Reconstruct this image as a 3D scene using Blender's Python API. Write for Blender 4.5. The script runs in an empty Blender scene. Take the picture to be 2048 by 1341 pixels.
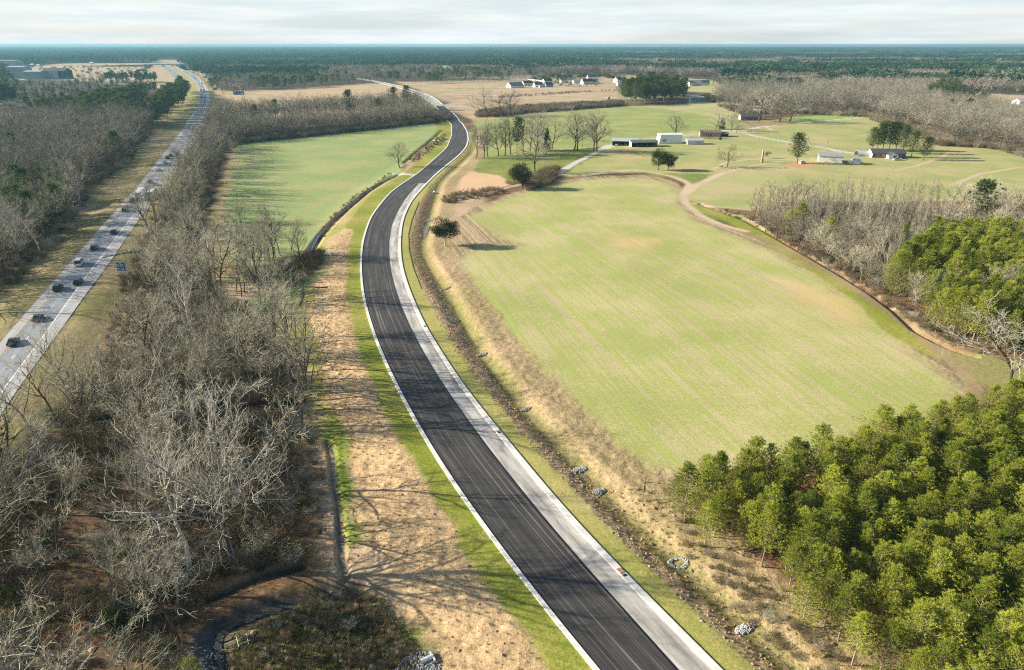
import bpy, math, random
import numpy as np
from mathutils import Vector, Matrix
R = math.radians
sc = bpy.context.scene
COL = sc.collection
# ------------------------------------------------------------------ camera, light, exposure
CAMH = 70.0
F = 1365.0                    # focal length in pixels of the 2048 px wide photograph
TH = math.atan((670.5 - 89.5) / F)
CT, ST = math.cos(TH), math.sin(TH)
cam = bpy.data.cameras.new("camera"); camo = bpy.data.objects.new("camera", cam); COL.objects.link(camo)
camo.location = (0, 0, CAMH); camo.rotation_euler = (math.pi / 2 - TH, 0, 0)
cam.sensor_width = 36; cam.lens = 36 * F / 2048; cam.clip_start = 1; cam.clip_end = 60000
sc.camera = camo
SUN_EL, SUN_AZ = R(22), R(276)      # azimuth from +Y, clockwise: the sun stands to the left
sd = Vector((math.sin(SUN_AZ) * math.cos(SUN_EL), math.cos(SUN_AZ) * math.cos(SUN_EL), math.sin(SUN_EL)))
W = bpy.data.worlds.new("World"); sc.world = W; W.use_nodes = True
nt = W.node_tree; nt.nodes.clear()
def N(nt, t, **kw):
    n = nt.nodes.new(t)
    for k, v in kw.items():
        if k.startswith('_'): setattr(n, k[1:], v)
        else: n.inputs[k.replace('__', ' ')].default_value = v
    return n
def LK(nt, a, ao, b, bi): nt.links.new(a.outputs[ao], b.inputs[bi])
sky = N(nt, 'ShaderNodeTexSky', _sky_type='NISHITA', _sun_disc=False, _sun_elevation=SUN_EL, _sun_rotation=SUN_AZ, _altitude=60, _air_density=1.0, _dust_density=1.0, _ozone_density=2.0)
tc = N(nt, 'ShaderNodeTexCoord'); mp = N(nt, 'ShaderNodeMapping'); mp.inputs['Scale'].default_value = (1.6, 1.6, 22)
mp.inputs['Rotation'].default_value = (0.06, -0.05, 0.3)
nz = N(nt, 'ShaderNodeTexNoise', Scale=1.7, Detail=7, Roughness=.6)
rp = N(nt, 'ShaderNodeMapRange'); rp.inputs[1].default_value = .38; rp.inputs[2].default_value = .60; rp.inputs[3].default_value = .72; rp.inputs[4].default_value = 1.
mx = N(nt, 'ShaderNodeMix', _data_type='RGBA'); n7 = N(nt, 'ShaderNodeTexNoise', Scale=2.6, Detail=8, Roughness=.65); vc = N(nt, 'ShaderNodeMix', _data_type='RGBA'); vc.inputs[6].default_value = (5.3, 6.05, 6.4, 1); vc.inputs[7].default_value = (6.7, 7.05, 7.1, 1)   # thin high cloud over the blue
r7 = N(nt, 'ShaderNodeMapRange'); r7.inputs[1].default_value = .36; r7.inputs[2].default_value = .6; LK(nt, n7, 0, r7, 0); LK(nt, r7, 0, vc, 0); LK(nt, vc, 2, mx, 7)
bg = N(nt, 'ShaderNodeBackground', Strength=.062); wo = N(nt, 'ShaderNodeOutputWorld')
LK(nt, tc, 'Generated', mp, 'Vector'); LK(nt, mp, 0, nz, 'Vector'); LK(nt, mp, 0, n7, 'Vector'); LK(nt, nz, 0, rp, 0)
sx = N(nt, 'ShaderNodeSeparateXYZ'); LK(nt, tc, 'Generated', sx, 0); fo = N(nt, 'ShaderNodeMapRange', _interpolation_type='SMOOTHSTEP'); LK(nt, sx, 2, fo, 0)
fo.inputs[1].default_value = .07; fo.inputs[2].default_value = .22; fo.inputs[3].default_value = 1; fo.inputs[4].default_value = .06   # the veil thins out overhead
mf = N(nt, 'ShaderNodeMath', _operation='MULTIPLY'); LK(nt, rp, 0, mf, 0); LK(nt, fo, 0, mf, 1); LK(nt, mf, 0, mx, 0)
LK(nt, sky, 0, mx, 6); LK(nt, mx, 2, bg, 0); LK(nt, bg, 0, wo, 0)
sl = bpy.data.lights.new("sun", 'SUN'); sl.energy = 5.0; sl.angle = R(.5); sl.color = (1, .90, .74)
so = bpy.data.objects.new("sun", sl); COL.objects.link(so); so.rotation_euler = sd.to_track_quat('Z', 'Y').to_euler()
so.location = (-200, 0, 120)
sc.view_settings.view_transform = 'Standard'; sc.view_settings.look = 'None'; sc.view_settings.gamma = 1
sc.view_settings.exposure = 1.2
sc.cycles.use_denoising = False; sc.cycles.filter_width = 1.15; sc.cycles.sample_clamp_indirect = 4
sc.cycles.max_bounces = 5; sc.cycles.diffuse_bounces = 2; sc.cycles.glossy_bounces = 1; sc.cycles.transmission_bounces = 2
sc.cycles.transparent_max_bounces = 8; sc.cycles.volume_bounces = 0
# ------------------------------------------------------------------ pixels of the photo -> places on the ground
def PW(x, y, z=0.0):
    u = (np.asarray(x, float) - 1024) / F; v = (670.5 - np.asarray(y, float)) / F
    s = (CAMH - z) / (ST - v * CT)
    return u * s, (CT + v * ST) * s
def P(x, y, z=0.0):
    a, b = PW(x, y, z); return Vector((float(a), float(b), z))
def PZ(x, y, Y):              # the point of the pixel's ray at ground distance Y
    u = (x - 1024) / F; v = (670.5 - y) / F; s = Y / (CT + v * ST)
    return Vector((u * s, Y, CAMH - s * (ST - v * CT)))
def TOPX(X, Y, Z):            # world -> pixel
    d = Y * CT - (Z - CAMH) * ST; up = Y * ST + (Z - CAMH) * CT
    return 1024 + F * X / d, 670.5 - F * up / d
def tree_h(x, yb, yt): b = P(x, yb); return PZ(x, yt, b.y).z
def mpp(y): b = P(1024, y); return math.hypot(b.y, CAMH) / F      # metres per pixel at a ground row
def poly(pts): a = np.array(pts, float); x, y = PW(a[:, 0], a[:, 1]); return np.stack([x, y], 1)
# ------------------------------------------------------------------ noise
def _h(ix, iy, s):
    n = (ix * 374761393 + iy * 668265263 + s * 1442695041) & 0x7fffffff
    n = ((n ^ (n >> 13)) * 1274126177) & 0x7fffffff
    return ((n ^ (n >> 16)) & 0xffff) / 65535.0
def vnoise(x, y, s=0):
    x = np.asarray(x, float); y = np.asarray(y, float)
    fx = np.floor(x); fy = np.floor(y); ix = fx.astype(np.int64); iy = fy.astype(np.int64)
    tx = x - fx; ty = y - fy; tx = tx * tx * (3 - 2 * tx); ty = ty * ty * (3 - 2 * ty)
    a = _h(ix, iy, s); b = _h(ix + 1, iy, s); c = _h(ix, iy + 1, s); d = _h(ix + 1, iy + 1, s)
    return (a * (1 - tx) + b * tx) * (1 - ty) + (c * (1 - tx) + d * tx) * ty
def fbm(x, y, s=0, o=4):
    t = 0; a = .5; n = 0
    for i in range(o): t = t + a * vnoise(x * 2**i, y * 2**i, s + i * 7); n += a; a *= .5
    return t / n - .5
def sm(e0, e1, x): t = np.clip((x - e0) / (e1 - e0), 0, 1); return t * t * (3 - 2 * t)
def dline(pts, X, Y):
    """distance to a polyline, and the side (positive right of its direction)"""
    best = np.full(X.shape, 1e9); side = np.zeros(X.shape)
    for (x0, y0), (x1, y1) in zip(pts[:-1], pts[1:]):
        dx, dy = x1 - x0, y1 - y0; L = dx * dx + dy * dy + 1e-9
        t = np.clip(((X - x0) * dx + (Y - y0) * dy) / L, 0, 1)
        d = np.hypot(X - x0 - t * dx, Y - y0 - t * dy); c = (X - x0) * dy - (Y - y0) * dx
        m = d < best; best = np.where(m, d, best); side = np.where(m, np.sign(c), side)
    return best, side
def inpoly(pts, X, Y):
    r = np.zeros(X.shape, bool); n = len(pts)
    for i in range(n):
        x0, y0 = pts[i]; x1, y1 = pts[(i + 1) % n]
        c = (y0 > Y) != (y1 > Y)
        r ^= c & (X < (x1 - x0) * (Y - y0) / (y1 - y0 + 1e-12) + x0)
    return r
def sdist(pts, X, Y):          # negative inside
    d, _ = dline(np.vstack([pts, pts[:1]]), X, Y); return np.where(inpoly(pts, X, Y), -d, d)
# ------------------------------------------------------------------ traced lines (photo pixels)
RL = [(1330,1500),(1195,1341),(1150,1288),(1073,1190),(1010,1110),(952,1027),(885,935),(839,855),(808,796),(779,743),(749,669),(730.5,608),(724,568),(722.5,524),(725.5,484),(742,434),(779,387),(800,371),(832,351),(868,320),(895,295),(904,270),(904,251),(894,236),(881,222),(866,209),(849,197),(832,187),(815,181),(790,174),(742,163),(700,157)]
RR = [(1590,1500),(1431,1341),(1334.6,1240),(1234,1144),(1167,1073),(1083.6,977),(1018,891),(968,832),(924.5,780),(900,739),(870,692),(849.6,662),(826,608),(807.7,561),(799,524),(797.6,484),(802.7,440.6),(819.5,404),(836,385),(856,364),(871,349),(895,329),(917,312),(932,295),(936.5,280),(934,263),(922,243.6),(907,226.5),(891.5,214),(880,205),(868,195),(852,188),(832,182),(805,174),(755,162),(712,156)]
RB = [(1500,1500),(1355.5,1336),(1251,1223),(1150,1113),(1083.6,1031),(1010,941),(939,847),(893,780),(860,729),(823,662),(799,605),(782.5,551),(777.5,507.7),(779,471),(786,440.6),(812.8,393.6),(838,368)]
FL = [(-330,1150),(-160,905),(0,684),(106.5,565),(163,499),(229,424),(269,380),(293,351),(337,295),(364,261),(381,236),(395.5,212),(399,187),(395.5,170),(381,156),(361,142),(349,135),(335,128),(322,122)]
FR = [(-60,930),(20,798),(63,741),(125,655),(175,584),(219,527),(250.6,479),(272.5,447),(317,390),(366,324),(400,263),(415,226.5),(420,202),(417.5,182.5),(410,168),(395.5,153),(376,143.5),(360,136),(346,128.5),(330,122)]
FY = [(-220,1030),(0,707),(109.6,580.5),(169,508),(232,433),(272.5,387),(300,355),(340,303),(361,275),(385,240),(399,208),(402,187),(399,170),(384,156),(364,142)]
FW = [(-70,890),(0,787),(63,706),(150,583.6),(188,533),(244,460),(291,400),(310,376),(346.7,327),(381,278),(403,239),(412.6,212),(413.5,187),(407,169),(392,153),(373,143)]
OL = [(180,310),(240,262),(292,215),(330,184),(349,169),(349,158),(339,146),(322,132.5),(310,124)]
OR = [(210,312),(264,264),(314,217),(350,186),(366,170),(366,158),(354,146),(332,132.5),(318,124)]
def xofy(px, gap=None):
    a = poly(px); o = np.argsort(a[:, 1]); a = a[o]
    ys = np.concatenate([np.arange(a[0, 1], 700, 4), np.arange(700, a[-1, 1], 12)])
    # smooth: Catmull style through densified points, then a small blur
    xs = np.interp(ys, a[:, 1], a[:, 0])
    for _ in range(3):
        k = 3; pad = np.concatenate([2 * xs[0] - xs[k:0:-1], xs, 2 * xs[-1] - xs[-2:-k - 2:-1]]); ker = np.array([1, 2, 3, 4, 3, 2, 1.]) / 16
        xs = np.convolve(pad, ker, 'valid')
    k0 = (xs[6] - xs[0]) / (ys[6] - ys[0])     # straight on below the photo's lower edge
    return lambda y: np.interp(y, ys, xs) + np.minimum(np.asarray(y, float) - ys[0], 0) * k0
fRL, fRR, fRB, fFL, fFR, fFY, fFW, fOL, fOR = map(xofy, (RL, RR, RB, FL, FR, FY, FW, OL, OR))
DR = poly([(950,262),(946,285),(937,307),(922,322),(898,344),(879,360),(871,373),(868,392),(862,407),(857,426),(853,439),(852,450),(847,464),(841,480),(840,496),(844,513),(853.7,530),(867,551),(887,578),(900.7,605),(924,645),(941,679),(961,712),(988,749),(1015,783),(1033,805),(1071,847),(1104.6,880),(1138,918),(1188,968),(1234,1014),(1284,1064),(1326,1106),(1360,1135),(1418,1190),(1452,1223),(1481,1253),(1523,1290),(1548,1311),(1600,1360),(1720,1470)])
DB = poly([(930,300),(905,327),(880,350),(858,375),(838,405),(824,440),(817,470),(817,490),(827,538),(843.6,578),(864,618),(884,659),(911,706),(941,746),(968,783),(1000,818),(1054,884.6),(1084,918),(1146,981),(1201,1043.5),(1242.6,1085),(1293,1135.5),(1355.5,1194),(1401.5,1240),(1460,1294),(1502,1336),(1560,1395),(1650,1480)])
DL1 = poly([(886,261),(856,285),(834.6,300),(808,322)])
DL2 = poly([(800,347),(766,361),(737,379),(702,407),(668,437),(641.6,464),(621,494),(611,511)])
DL3 = poly([(655,870),(663,901),(667,947),(675.5,989),(680,1031),(680,1094),(688,1136)])
DL4 = poly([(700,1160),(650,1165),(595.6,1177),(541.7,1195),(488,1215),(448,1229),(430,1244),(428,1271),(439,1307),(452,1341),(480,1420)])
DL5 = poly([(380,1185),(419,1175),(491,1148),(542,1130),(600,1115)])
DM = poly([(1400,408),(1490,440),(1530,462),(1570,485),(1620,513),(1680,548),(1740,585),(1790,622),(1830,660),(1870,682),(1905,698),(1950,712)])
TANL = poly([(688.6,457),(705,459),(695,511),(692,565),(695,605),(705,659),(722,712),(735.6,753),(755,785),(776,838.6),(809,901),(839,951.5),(872,1006),(910,1056),(926.6,1090),(960,1144),(1002,1198),(1044,1261),(1077,1315.6),(1094,1341),(1150,1430),(920,1430),(885,1341),(868,1282),(843,1236),(809,1207),(801,1156.6),(776,1110.5),(730,1073),(717,1031),(717,960),(705,918),(705,876),(675.5,834),(652,785),(651.7,752.7),(645,690),(618,652),(615,612),(635,581.5),(618,558),(655,524.5),(655,477.5)])
# ------------------------------------------------------------------ materials
MATS = {}
def pmat(name, col, rough=.8, noise=0., nscale=3., metallic=0., spec=.3, rnd=0., bump=0.):
    m = bpy.data.materials.new(name); m.use_nodes = True; t = m.node_tree; b = t.nodes['Principled BSDF']
    b.inputs['Roughness'].default_value = rough; b.inputs['Metallic'].default_value = metallic; b.inputs['Specular IOR Level'].default_value = spec
    n = N(t, 'ShaderNodeTexNoise', Scale=nscale, Detail=5); tcn = N(t, 'ShaderNodeTexCoord'); LK(t, tcn, 'Object', n, 'Vector')
    r = N(t, 'ShaderNodeMapRange'); r.inputs[1].default_value = .3; r.inputs[2].default_value = .7; r.inputs[3].default_value = 1 - noise; r.inputs[4].default_value = 1 + noise
    LK(t, n, 0, r, 0)
    v = N(t, 'ShaderNodeHueSaturation', Color=(*col, 1)); LK(t, r, 0, v, 'Value'); LK(t, v, 0, b, 'Base Color')
    if rnd:
        oi = N(t, 'ShaderNodeObjectInfo'); mr = N(t, 'ShaderNodeMapRange'); mr.inputs[3].default_value = 1 - rnd; mr.inputs[4].default_value = 1 + rnd
        LK(t, oi, 'Random', mr, 0); mm = N(t, 'ShaderNodeMath', _operation='MULTIPLY'); LK(t, mr, 0, mm, 0); LK(t, r, 0, mm, 1); LK(t, mm, 0, v, 'Value')
    if bump:
        bp = N(t, 'ShaderNodeBump', Strength=bump); LK(t, n, 0, bp, 'Height'); LK(t, bp, 0, b, 'Normal')
    MATS[name] = m; return m
def leafmat(name, c1, c2, nscale=.25, trans=.3):
    m = bpy.data.materials.new(name); m.use_nodes = True; t = m.node_tree; t.nodes.clear()
    g = N(t, 'ShaderNodeNewGeometry'); n = N(t, 'ShaderNodeTexNoise', Scale=nscale, Detail=3); LK(t, g, 'Position', n, 'Vector')
    oi = N(t, 'ShaderNodeObjectInfo'); a = N(t, 'ShaderNodeMath', _operation='ADD'); LK(t, n, 0, a, 0)
    s = N(t, 'ShaderNodeMapRange'); s.inputs[3].default_value = -.35; s.inputs[4].default_value = .35; LK(t, oi, 'Random', s, 0); LK(t, s, 0, a, 1)
    rm = N(t, 'ShaderNodeMath', _operation='MULTIPLY_ADD'); LK(t, g, 'Random Per Island', rm, 0); rm.inputs[1].default_value = .35; rm.inputs[2].default_value = -.17
    a2 = N(t, 'ShaderNodeMath', _operation='ADD'); LK(t, a, 0, a2, 0); LK(t, rm, 0, a2, 1)
    x = N(t, 'ShaderNodeMix', _data_type='RGBA'); x.inputs[6].default_value = (*c1, 1); x.inputs[7].default_value = (*c2, 1); LK(t, a2, 0, x, 0)
    d = N(t, 'ShaderNodeBsdfDiffuse'); tr = N(t, 'ShaderNodeBsdfTranslucent'); ms = N(t, 'ShaderNodeMixShader', Fac=trans); o = N(t, 'ShaderNodeOutputMaterial')
    LK(t, x, 2, d, 0); LK(t, x, 2, tr, 0); LK(t, d, 0, ms, 1); LK(t, tr, 0, ms, 2); LK(t, ms, 0, o, 0)
    MATS[name] = m; return m
leafmat('pine_needles', (.12,.17,.022), (.46,.50,.075))
leafmat('tall_pine_needles', (.04,.08,.022), (.15,.19,.05))
leafmat('broad_leaves', (.022,.040,.012), (.07,.085,.025), 1.0, .15)
leafmat('cedar_leaves', (.03,.045,.018), (.075,.07,.03), .8, .1)
leafmat('twig_bark', (.20,.187,.13), (.67,.625,.455), .3, 0)
leafmat('far_twig_bark', (.14,.13,.095), (.46,.425,.325), .05, 0)
leafmat('pale_bark', (.34,.32,.26), (.55,.52,.43), .6, 0)
leafmat('trunk_bark', (.07,.058,.045), (.15,.125,.09), .5, 0)
leafmat('sapling_bark', (.12,.105,.075), (.46,.42,.32), .4, 0)
leafmat('brush_twigs', (.09,.07,.045), (.30,.235,.15), .3, .1)
leafmat('brush_green', (.03,.045,.014), (.13,.14,.045), .3, .2); leafmat('pine_bark', (.16,.12,.085), (.36,.29,.22), .5, 0); leafmat('mottled_bark', (.16,.14,.11), (.42,.39,.31), .35, 0)
leafmat('rust_leaves', (.26,.12,.05), (.4,.2,.08), .6, .2)
pmat('white_paint', (.78,.78,.75), .6, .06); pmat('white_metal', (.72,.73,.72), .45, .08); pmat('grey_roof', (.28,.28,.27), .7, .15, 1.)
pmat('metal_roof', (.42,.44,.45), .45, .12, .8); pmat('brown_roof', (.16,.14,.12), .85, .2, 1.5); pmat('green_roof', (.10,.17,.14), .5, .15, 1.)
pmat('dark_shingle', (.07,.075,.08), .85, .2, 1.5); pmat('dark_inside', (.02,.022,.022), .9); pmat('glass', (.03,.045,.05), .1, spec=.6)
pmat('wood_post', (.20,.15,.10), .85, .2); pmat('pole_wood', (.34,.29,.23), .85, .2); pmat('galvanised', (.48,.5,.5), .4, .1, metallic=.3)
pmat('cream_siding', (.70,.66,.56), .7, .06); pmat('blue_grey_and_shade', (.20,.28,.31), .7, .1, .3); pmat('red_roof', (.33,.10,.07), .7, .1)  # blue-grey wall colour also carries painted shade of factory and long field building
pmat('concrete_kerb', (.66,.65,.61), .8, .13, 1.2); pmat('riprap_stone', (.30,.30,.29), .85, .45, 6., rnd=.3)
pmat('muddy_water', (.20,.15,.09), .12, .1, .5, spec=.6); pmat('dark_water', (.035,.05,.055), .10, .3, .4, spec=.6); pmat('white_line', (.78,.78,.76), .7, .12, 2.)
pmat('yellow_line', (.62,.42,.14), .7, .12, 2.); pmat('tyre', (.02,.02,.02), .8); pmat('rim', (.4,.4,.4), .35, metallic=.8)
pmat('tail_lamp', (.35,.02,.02), .3); pmat('head_lamp', (.7,.7,.68), .2); pmat('sign_blue', (.015,.10,.22), .4); pmat('sign_green', (.01,.20,.13), .4)
pmat('sign_red', (.45,.06,.07), .5); pmat('sign_dark', (.02,.05,.09), .5); pmat('sign_ochre', (.5,.35,.15), .5); pmat('farm_green', (.03,.14,.07), .5); pmat('tan_paint', (.5,.42,.3), .6)
for nm, c in dict(black=(.012,.013,.015), navy=(.015,.03,.06), charcoal=(.05,.055,.06), silver=(.42,.43,.44), white=(.75,.76,.76), red=(.3,.03,.025), blue=(.03,.10,.22)).items():
    pmat('paint_' + nm, c, .28, spec=.6)
def brickmat(name, c1, c2, mort):
    m = bpy.data.materials.new(name); m.use_nodes = True; t = m.node_tree; b = t.nodes['Principled BSDF']; b.inputs['Roughness'].default_value = .85
    br = N(t, 'ShaderNodeTexBrick', Color1=(*c1, 1), Color2=(*c2, 1), Mortar=(*mort, 1), Scale=1.6); tcn = N(t, 'ShaderNodeTexCoord'); LK(t, tcn, 'Object', br, 'Vector')
    n = N(t, 'ShaderNodeMapping'); n.inputs['Rotation'].default_value = (R(90), 0, 0); LK(t, tcn, 'Object', n, 0); LK(t, n, 0, br, 'Vector'); LK(t, br, 0, b, 'Base Color'); MATS[name] = m
brickmat('orange_brick', (.44,.20,.13), (.36,.16,.10), (.5,.4,.33)); brickmat('red_brick', (.13,.055,.04), (.19,.08,.05), (.25,.2,.17))
def siding(name, c):
    m = bpy.data.materials.new(name); m.use_nodes = True; t = m.node_tree; b = t.nodes['Principled BSDF']; b.inputs['Roughness'].default_value = .6
    tcn = N(t, 'ShaderNodeTexCoord'); w = N(t, 'ShaderNodeTexWave', Scale=1.2, Distortion=0); w.bands_direction = 'Z'; LK(t, tcn, 'Object', w, 0)
    x = N(t, 'ShaderNodeMix', _data_type='RGBA'); x.inputs[6].default_value = (*[v * .8 for v in c], 1); x.inputs[7].default_value = (*c, 1); LK(t, w, 1, x, 0); LK(t, x, 2, b, 0); MATS[name] = m
siding('white_siding', (.8, .8, .77))
# road surfaces: streaks run along the road through the uv map (u across, v along, both in metres)
def roadmat(name, base, streak, amt, joints=0, patch=.25, spec=.35, rough=.75):
    m = bpy.data.materials.new(name); m.use_nodes = True; t = m.node_tree; b = t.nodes['Principled BSDF']; b.inputs['Roughness'].default_value = rough; b.inputs['Specular IOR Level'].default_value = spec
    uv = N(t, 'ShaderNodeUVMap', _uv_map='uv'); mp = N(t, 'ShaderNodeMapping'); mp.inputs['Scale'].default_value = (4.2, .010, 1); LK(t, uv, 0, mp, 0)
    n = N(t, 'ShaderNodeTexNoise', Scale=1., Detail=5, Roughness=.7); LK(t, mp, 0, n, 'Vector')
    r = N(t, 'ShaderNodeMapRange'); r.inputs[1].default_value = .54; r.inputs[2].default_value = .66; LK(t, n, 0, r, 0)
    m2 = N(t, 'ShaderNodeMapping'); m2.inputs['Scale'].default_value = (.5, .06, 1); LK(t, uv, 0, m2, 0)
    n2 = N(t, 'ShaderNodeTexNoise', Scale=1., Detail=6, Roughness=.65); LK(t, m2, 0, n2, 'Vector')
    r2 = N(t, 'ShaderNodeMapRange'); r2.inputs[1].default_value = .3; r2.inputs[2].default_value = .7; r2.inputs[3].default_value = 1 - patch; r2.inputs[4].default_value = 1 + patch; LK(t, n2, 0, r2, 0)
    n3 = N(t, 'ShaderNodeTexNoise', Scale=3.5, Detail=3); LK(t, uv, 0, n3, 'Vector'); r3 = N(t, 'ShaderNodeMapRange'); r3.inputs[3].default_value = .8; r3.inputs[4].default_value = 1.2; LK(t, n3, 0, r3, 0)
    x = N(t, 'ShaderNodeMix', _data_type='RGBA'); x.inputs[6].default_value = (*base, 1); x.inputs[7].default_value = (*streak, 1)
    k = N(t, 'ShaderNodeMath', _operation='MULTIPLY'); k.inputs[1].default_value = amt; LK(t, r, 0, k, 0); LK(t, k, 0, x, 0)
    mu = N(t, 'ShaderNodeMath', _operation='MULTIPLY'); LK(t, r2, 0, mu, 0); LK(t, r3, 0, mu, 1)
    hs = N(t, 'ShaderNodeHueSaturation'); LK(t, x, 2, hs, 'Color'); LK(t, mu, 0, hs, 'Value')
    if joints:
        sx = N(t, 'ShaderNodeSeparateXYZ'); LK(t, uv, 0, sx, 0); md = N(t, 'ShaderNodeMath', _operation='MODULO'); md.inputs[1].default_value = joints; LK(t, sx, 1, md, 0)
        lt = N(t, 'ShaderNodeMath', _operation='LESS_THAN'); lt.inputs[1].default_value = .18; LK(t, md, 0, lt, 0)
        s1 = N(t, 'ShaderNodeMath', _operation='MULTIPLY_ADD'); s1.inputs[1].default_value = -.35; s1.inputs[2].default_value = 1; LK(t, lt, 0, s1, 0)
        m5 = N(t, 'ShaderNodeMath', _operation='MULTIPLY'); LK(t, mu, 0, m5, 0); LK(t, s1, 0, m5, 1); LK(t, m5, 0, hs, 'Value')
    LK(t, hs, 0, b, 'Base Color'); MATS[name] = m
roadmat('new_asphalt', (.044,.042,.041), (.33,.29,.24), .7, patch=.45)
roadmat('gravel_base', (.40,.38,.345), (.62,.60,.55), .35, patch=.6)
roadmat('highway_concrete', (.24,.26,.28), (.36,.37,.38), .4, joints=5, patch=.3)
roadmat('shoulder_concrete', (.36,.36,.355), (.52,.5,.47), .4, patch=.18)
# ground: land-cover colours, lumpiness and drill-row direction come as mesh attributes
def groundmat():
    m = bpy.data.materials.new('ground_cover'); m.use_nodes = True; t = m.node_tree; b = t.nodes['Principled BSDF']; b.inputs['Roughness'].default_value = .95; b.inputs['Specular IOR Level'].default_value = .1
    A = N(t, 'ShaderNodeAttribute', _attribute_name='cover_a'); B = N(t, 'ShaderNodeAttribute', _attribute_name='cover_b'); Rw = N(t, 'ShaderNodeAttribute', _attribute_name='row')
    g = N(t, 'ShaderNodeNewGeometry')
    def noise(sc_, det=4, rough=.6):
        n = N(t, 'ShaderNodeTexNoise', Scale=sc_, Detail=det, Roughness=rough); LK(t, g, 'Position', n, 'Vector'); return n
    def mr(n, o, a, b_, c, d):
        r = N(t, 'ShaderNodeMapRange'); LK(t, n, o, r, 0)
        for i, v in enumerate((a, b_, c, d)): r.inputs[i + 1].default_value = v
        return r
    def ma(op, a, ao, b_, bo=0):
        n = N(t, 'ShaderNodeMath', _operation=op); LK(t, a, ao, n, 0)
        if isinstance(b_, (int, float)): n.inputs[1].default_value = b_
        else: LK(t, b_, bo, n, 1)
        return n
    n1 = noise(.03, 4); n2 = noise(1.0, 5, .75); n3 = noise(3.2, 3, .7)
    s = ma('ADD', mr(n1, 0, .36, .64, -.35, .75), 0, mr(n2, 0, .3, .7, -.45, .80))
    # drill rows
    sp = N(t, 'ShaderNodeSeparateXYZ'); LK(t, g, 'Position', sp, 0)
    cb = N(t, 'ShaderNodeCombineXYZ'); LK(t, ma('MULTIPLY', Rw, 2, .8), 0, cb, 0); LK(t, ma('MULTIPLY', sp, 0, .008), 0, cb, 1); LK(t, ma('MULTIPLY', sp, 1, .008), 0, cb, 2)
    nr = N(t, 'ShaderNodeTexNoise', Scale=1., Detail=5, Roughness=.75); LK(t, cb, 0, nr, 'Vector')
    s2 = ma('ADD', s, 0, ma('MULTIPLY', mr(nr, 0, .35, .65, -1.5, 1.5), 0, B, 'Alpha'))
    cl = N(t, 'ShaderNodeClamp'); LK(t, s2, 0, cl, 0)
    x = N(t, 'ShaderNodeMix', _data_type='RGBA'); LK(t, A, 'Color', x, 6); LK(t, B, 'Color', x, 7); LK(t, cl, 0, x, 0)
    lump = A
    nf = noise(9., 2, .8); v3 = ma('MULTIPLY', mr(n3, 0, .28, .72, .66, 1.34), 0, mr(nf, 0, .3, .7, .8, 1.2)); nl = noise(1.1, 5, .75)
    vl = mr(nl, 0, .3, .7, -.45, .35); rowv = ma('MULTIPLY', mr(nr, 0, .35, .65, .22, -.30), 0, B, 'Alpha'); vv = ma('ADD', ma('ADD', ma('MULTIPLY', vl, 0, lump, 'Alpha'), 0, v3), 0, rowv)
    hs = N(t, 'ShaderNodeHueSaturation'); LK(t, x, 2, hs, 'Color'); LK(t, vv, 0, hs, 'Value')
    bp = N(t, 'ShaderNodeBump', Distance=.5); LK(t, ma('MULTIPLY', lump, 'Alpha', .55), 0, bp, 'Strength')
    ad = ma('ADD', nl, 0, ma('MULTIPLY', n3, 0, .4)); LK(t, ad, 0, bp, 'Height'); LK(t, bp, 0, b, 'Normal')
    LK(t, hs, 0, b, 'Base Color'); MATS['ground_cover'] = m
groundmat()
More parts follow.
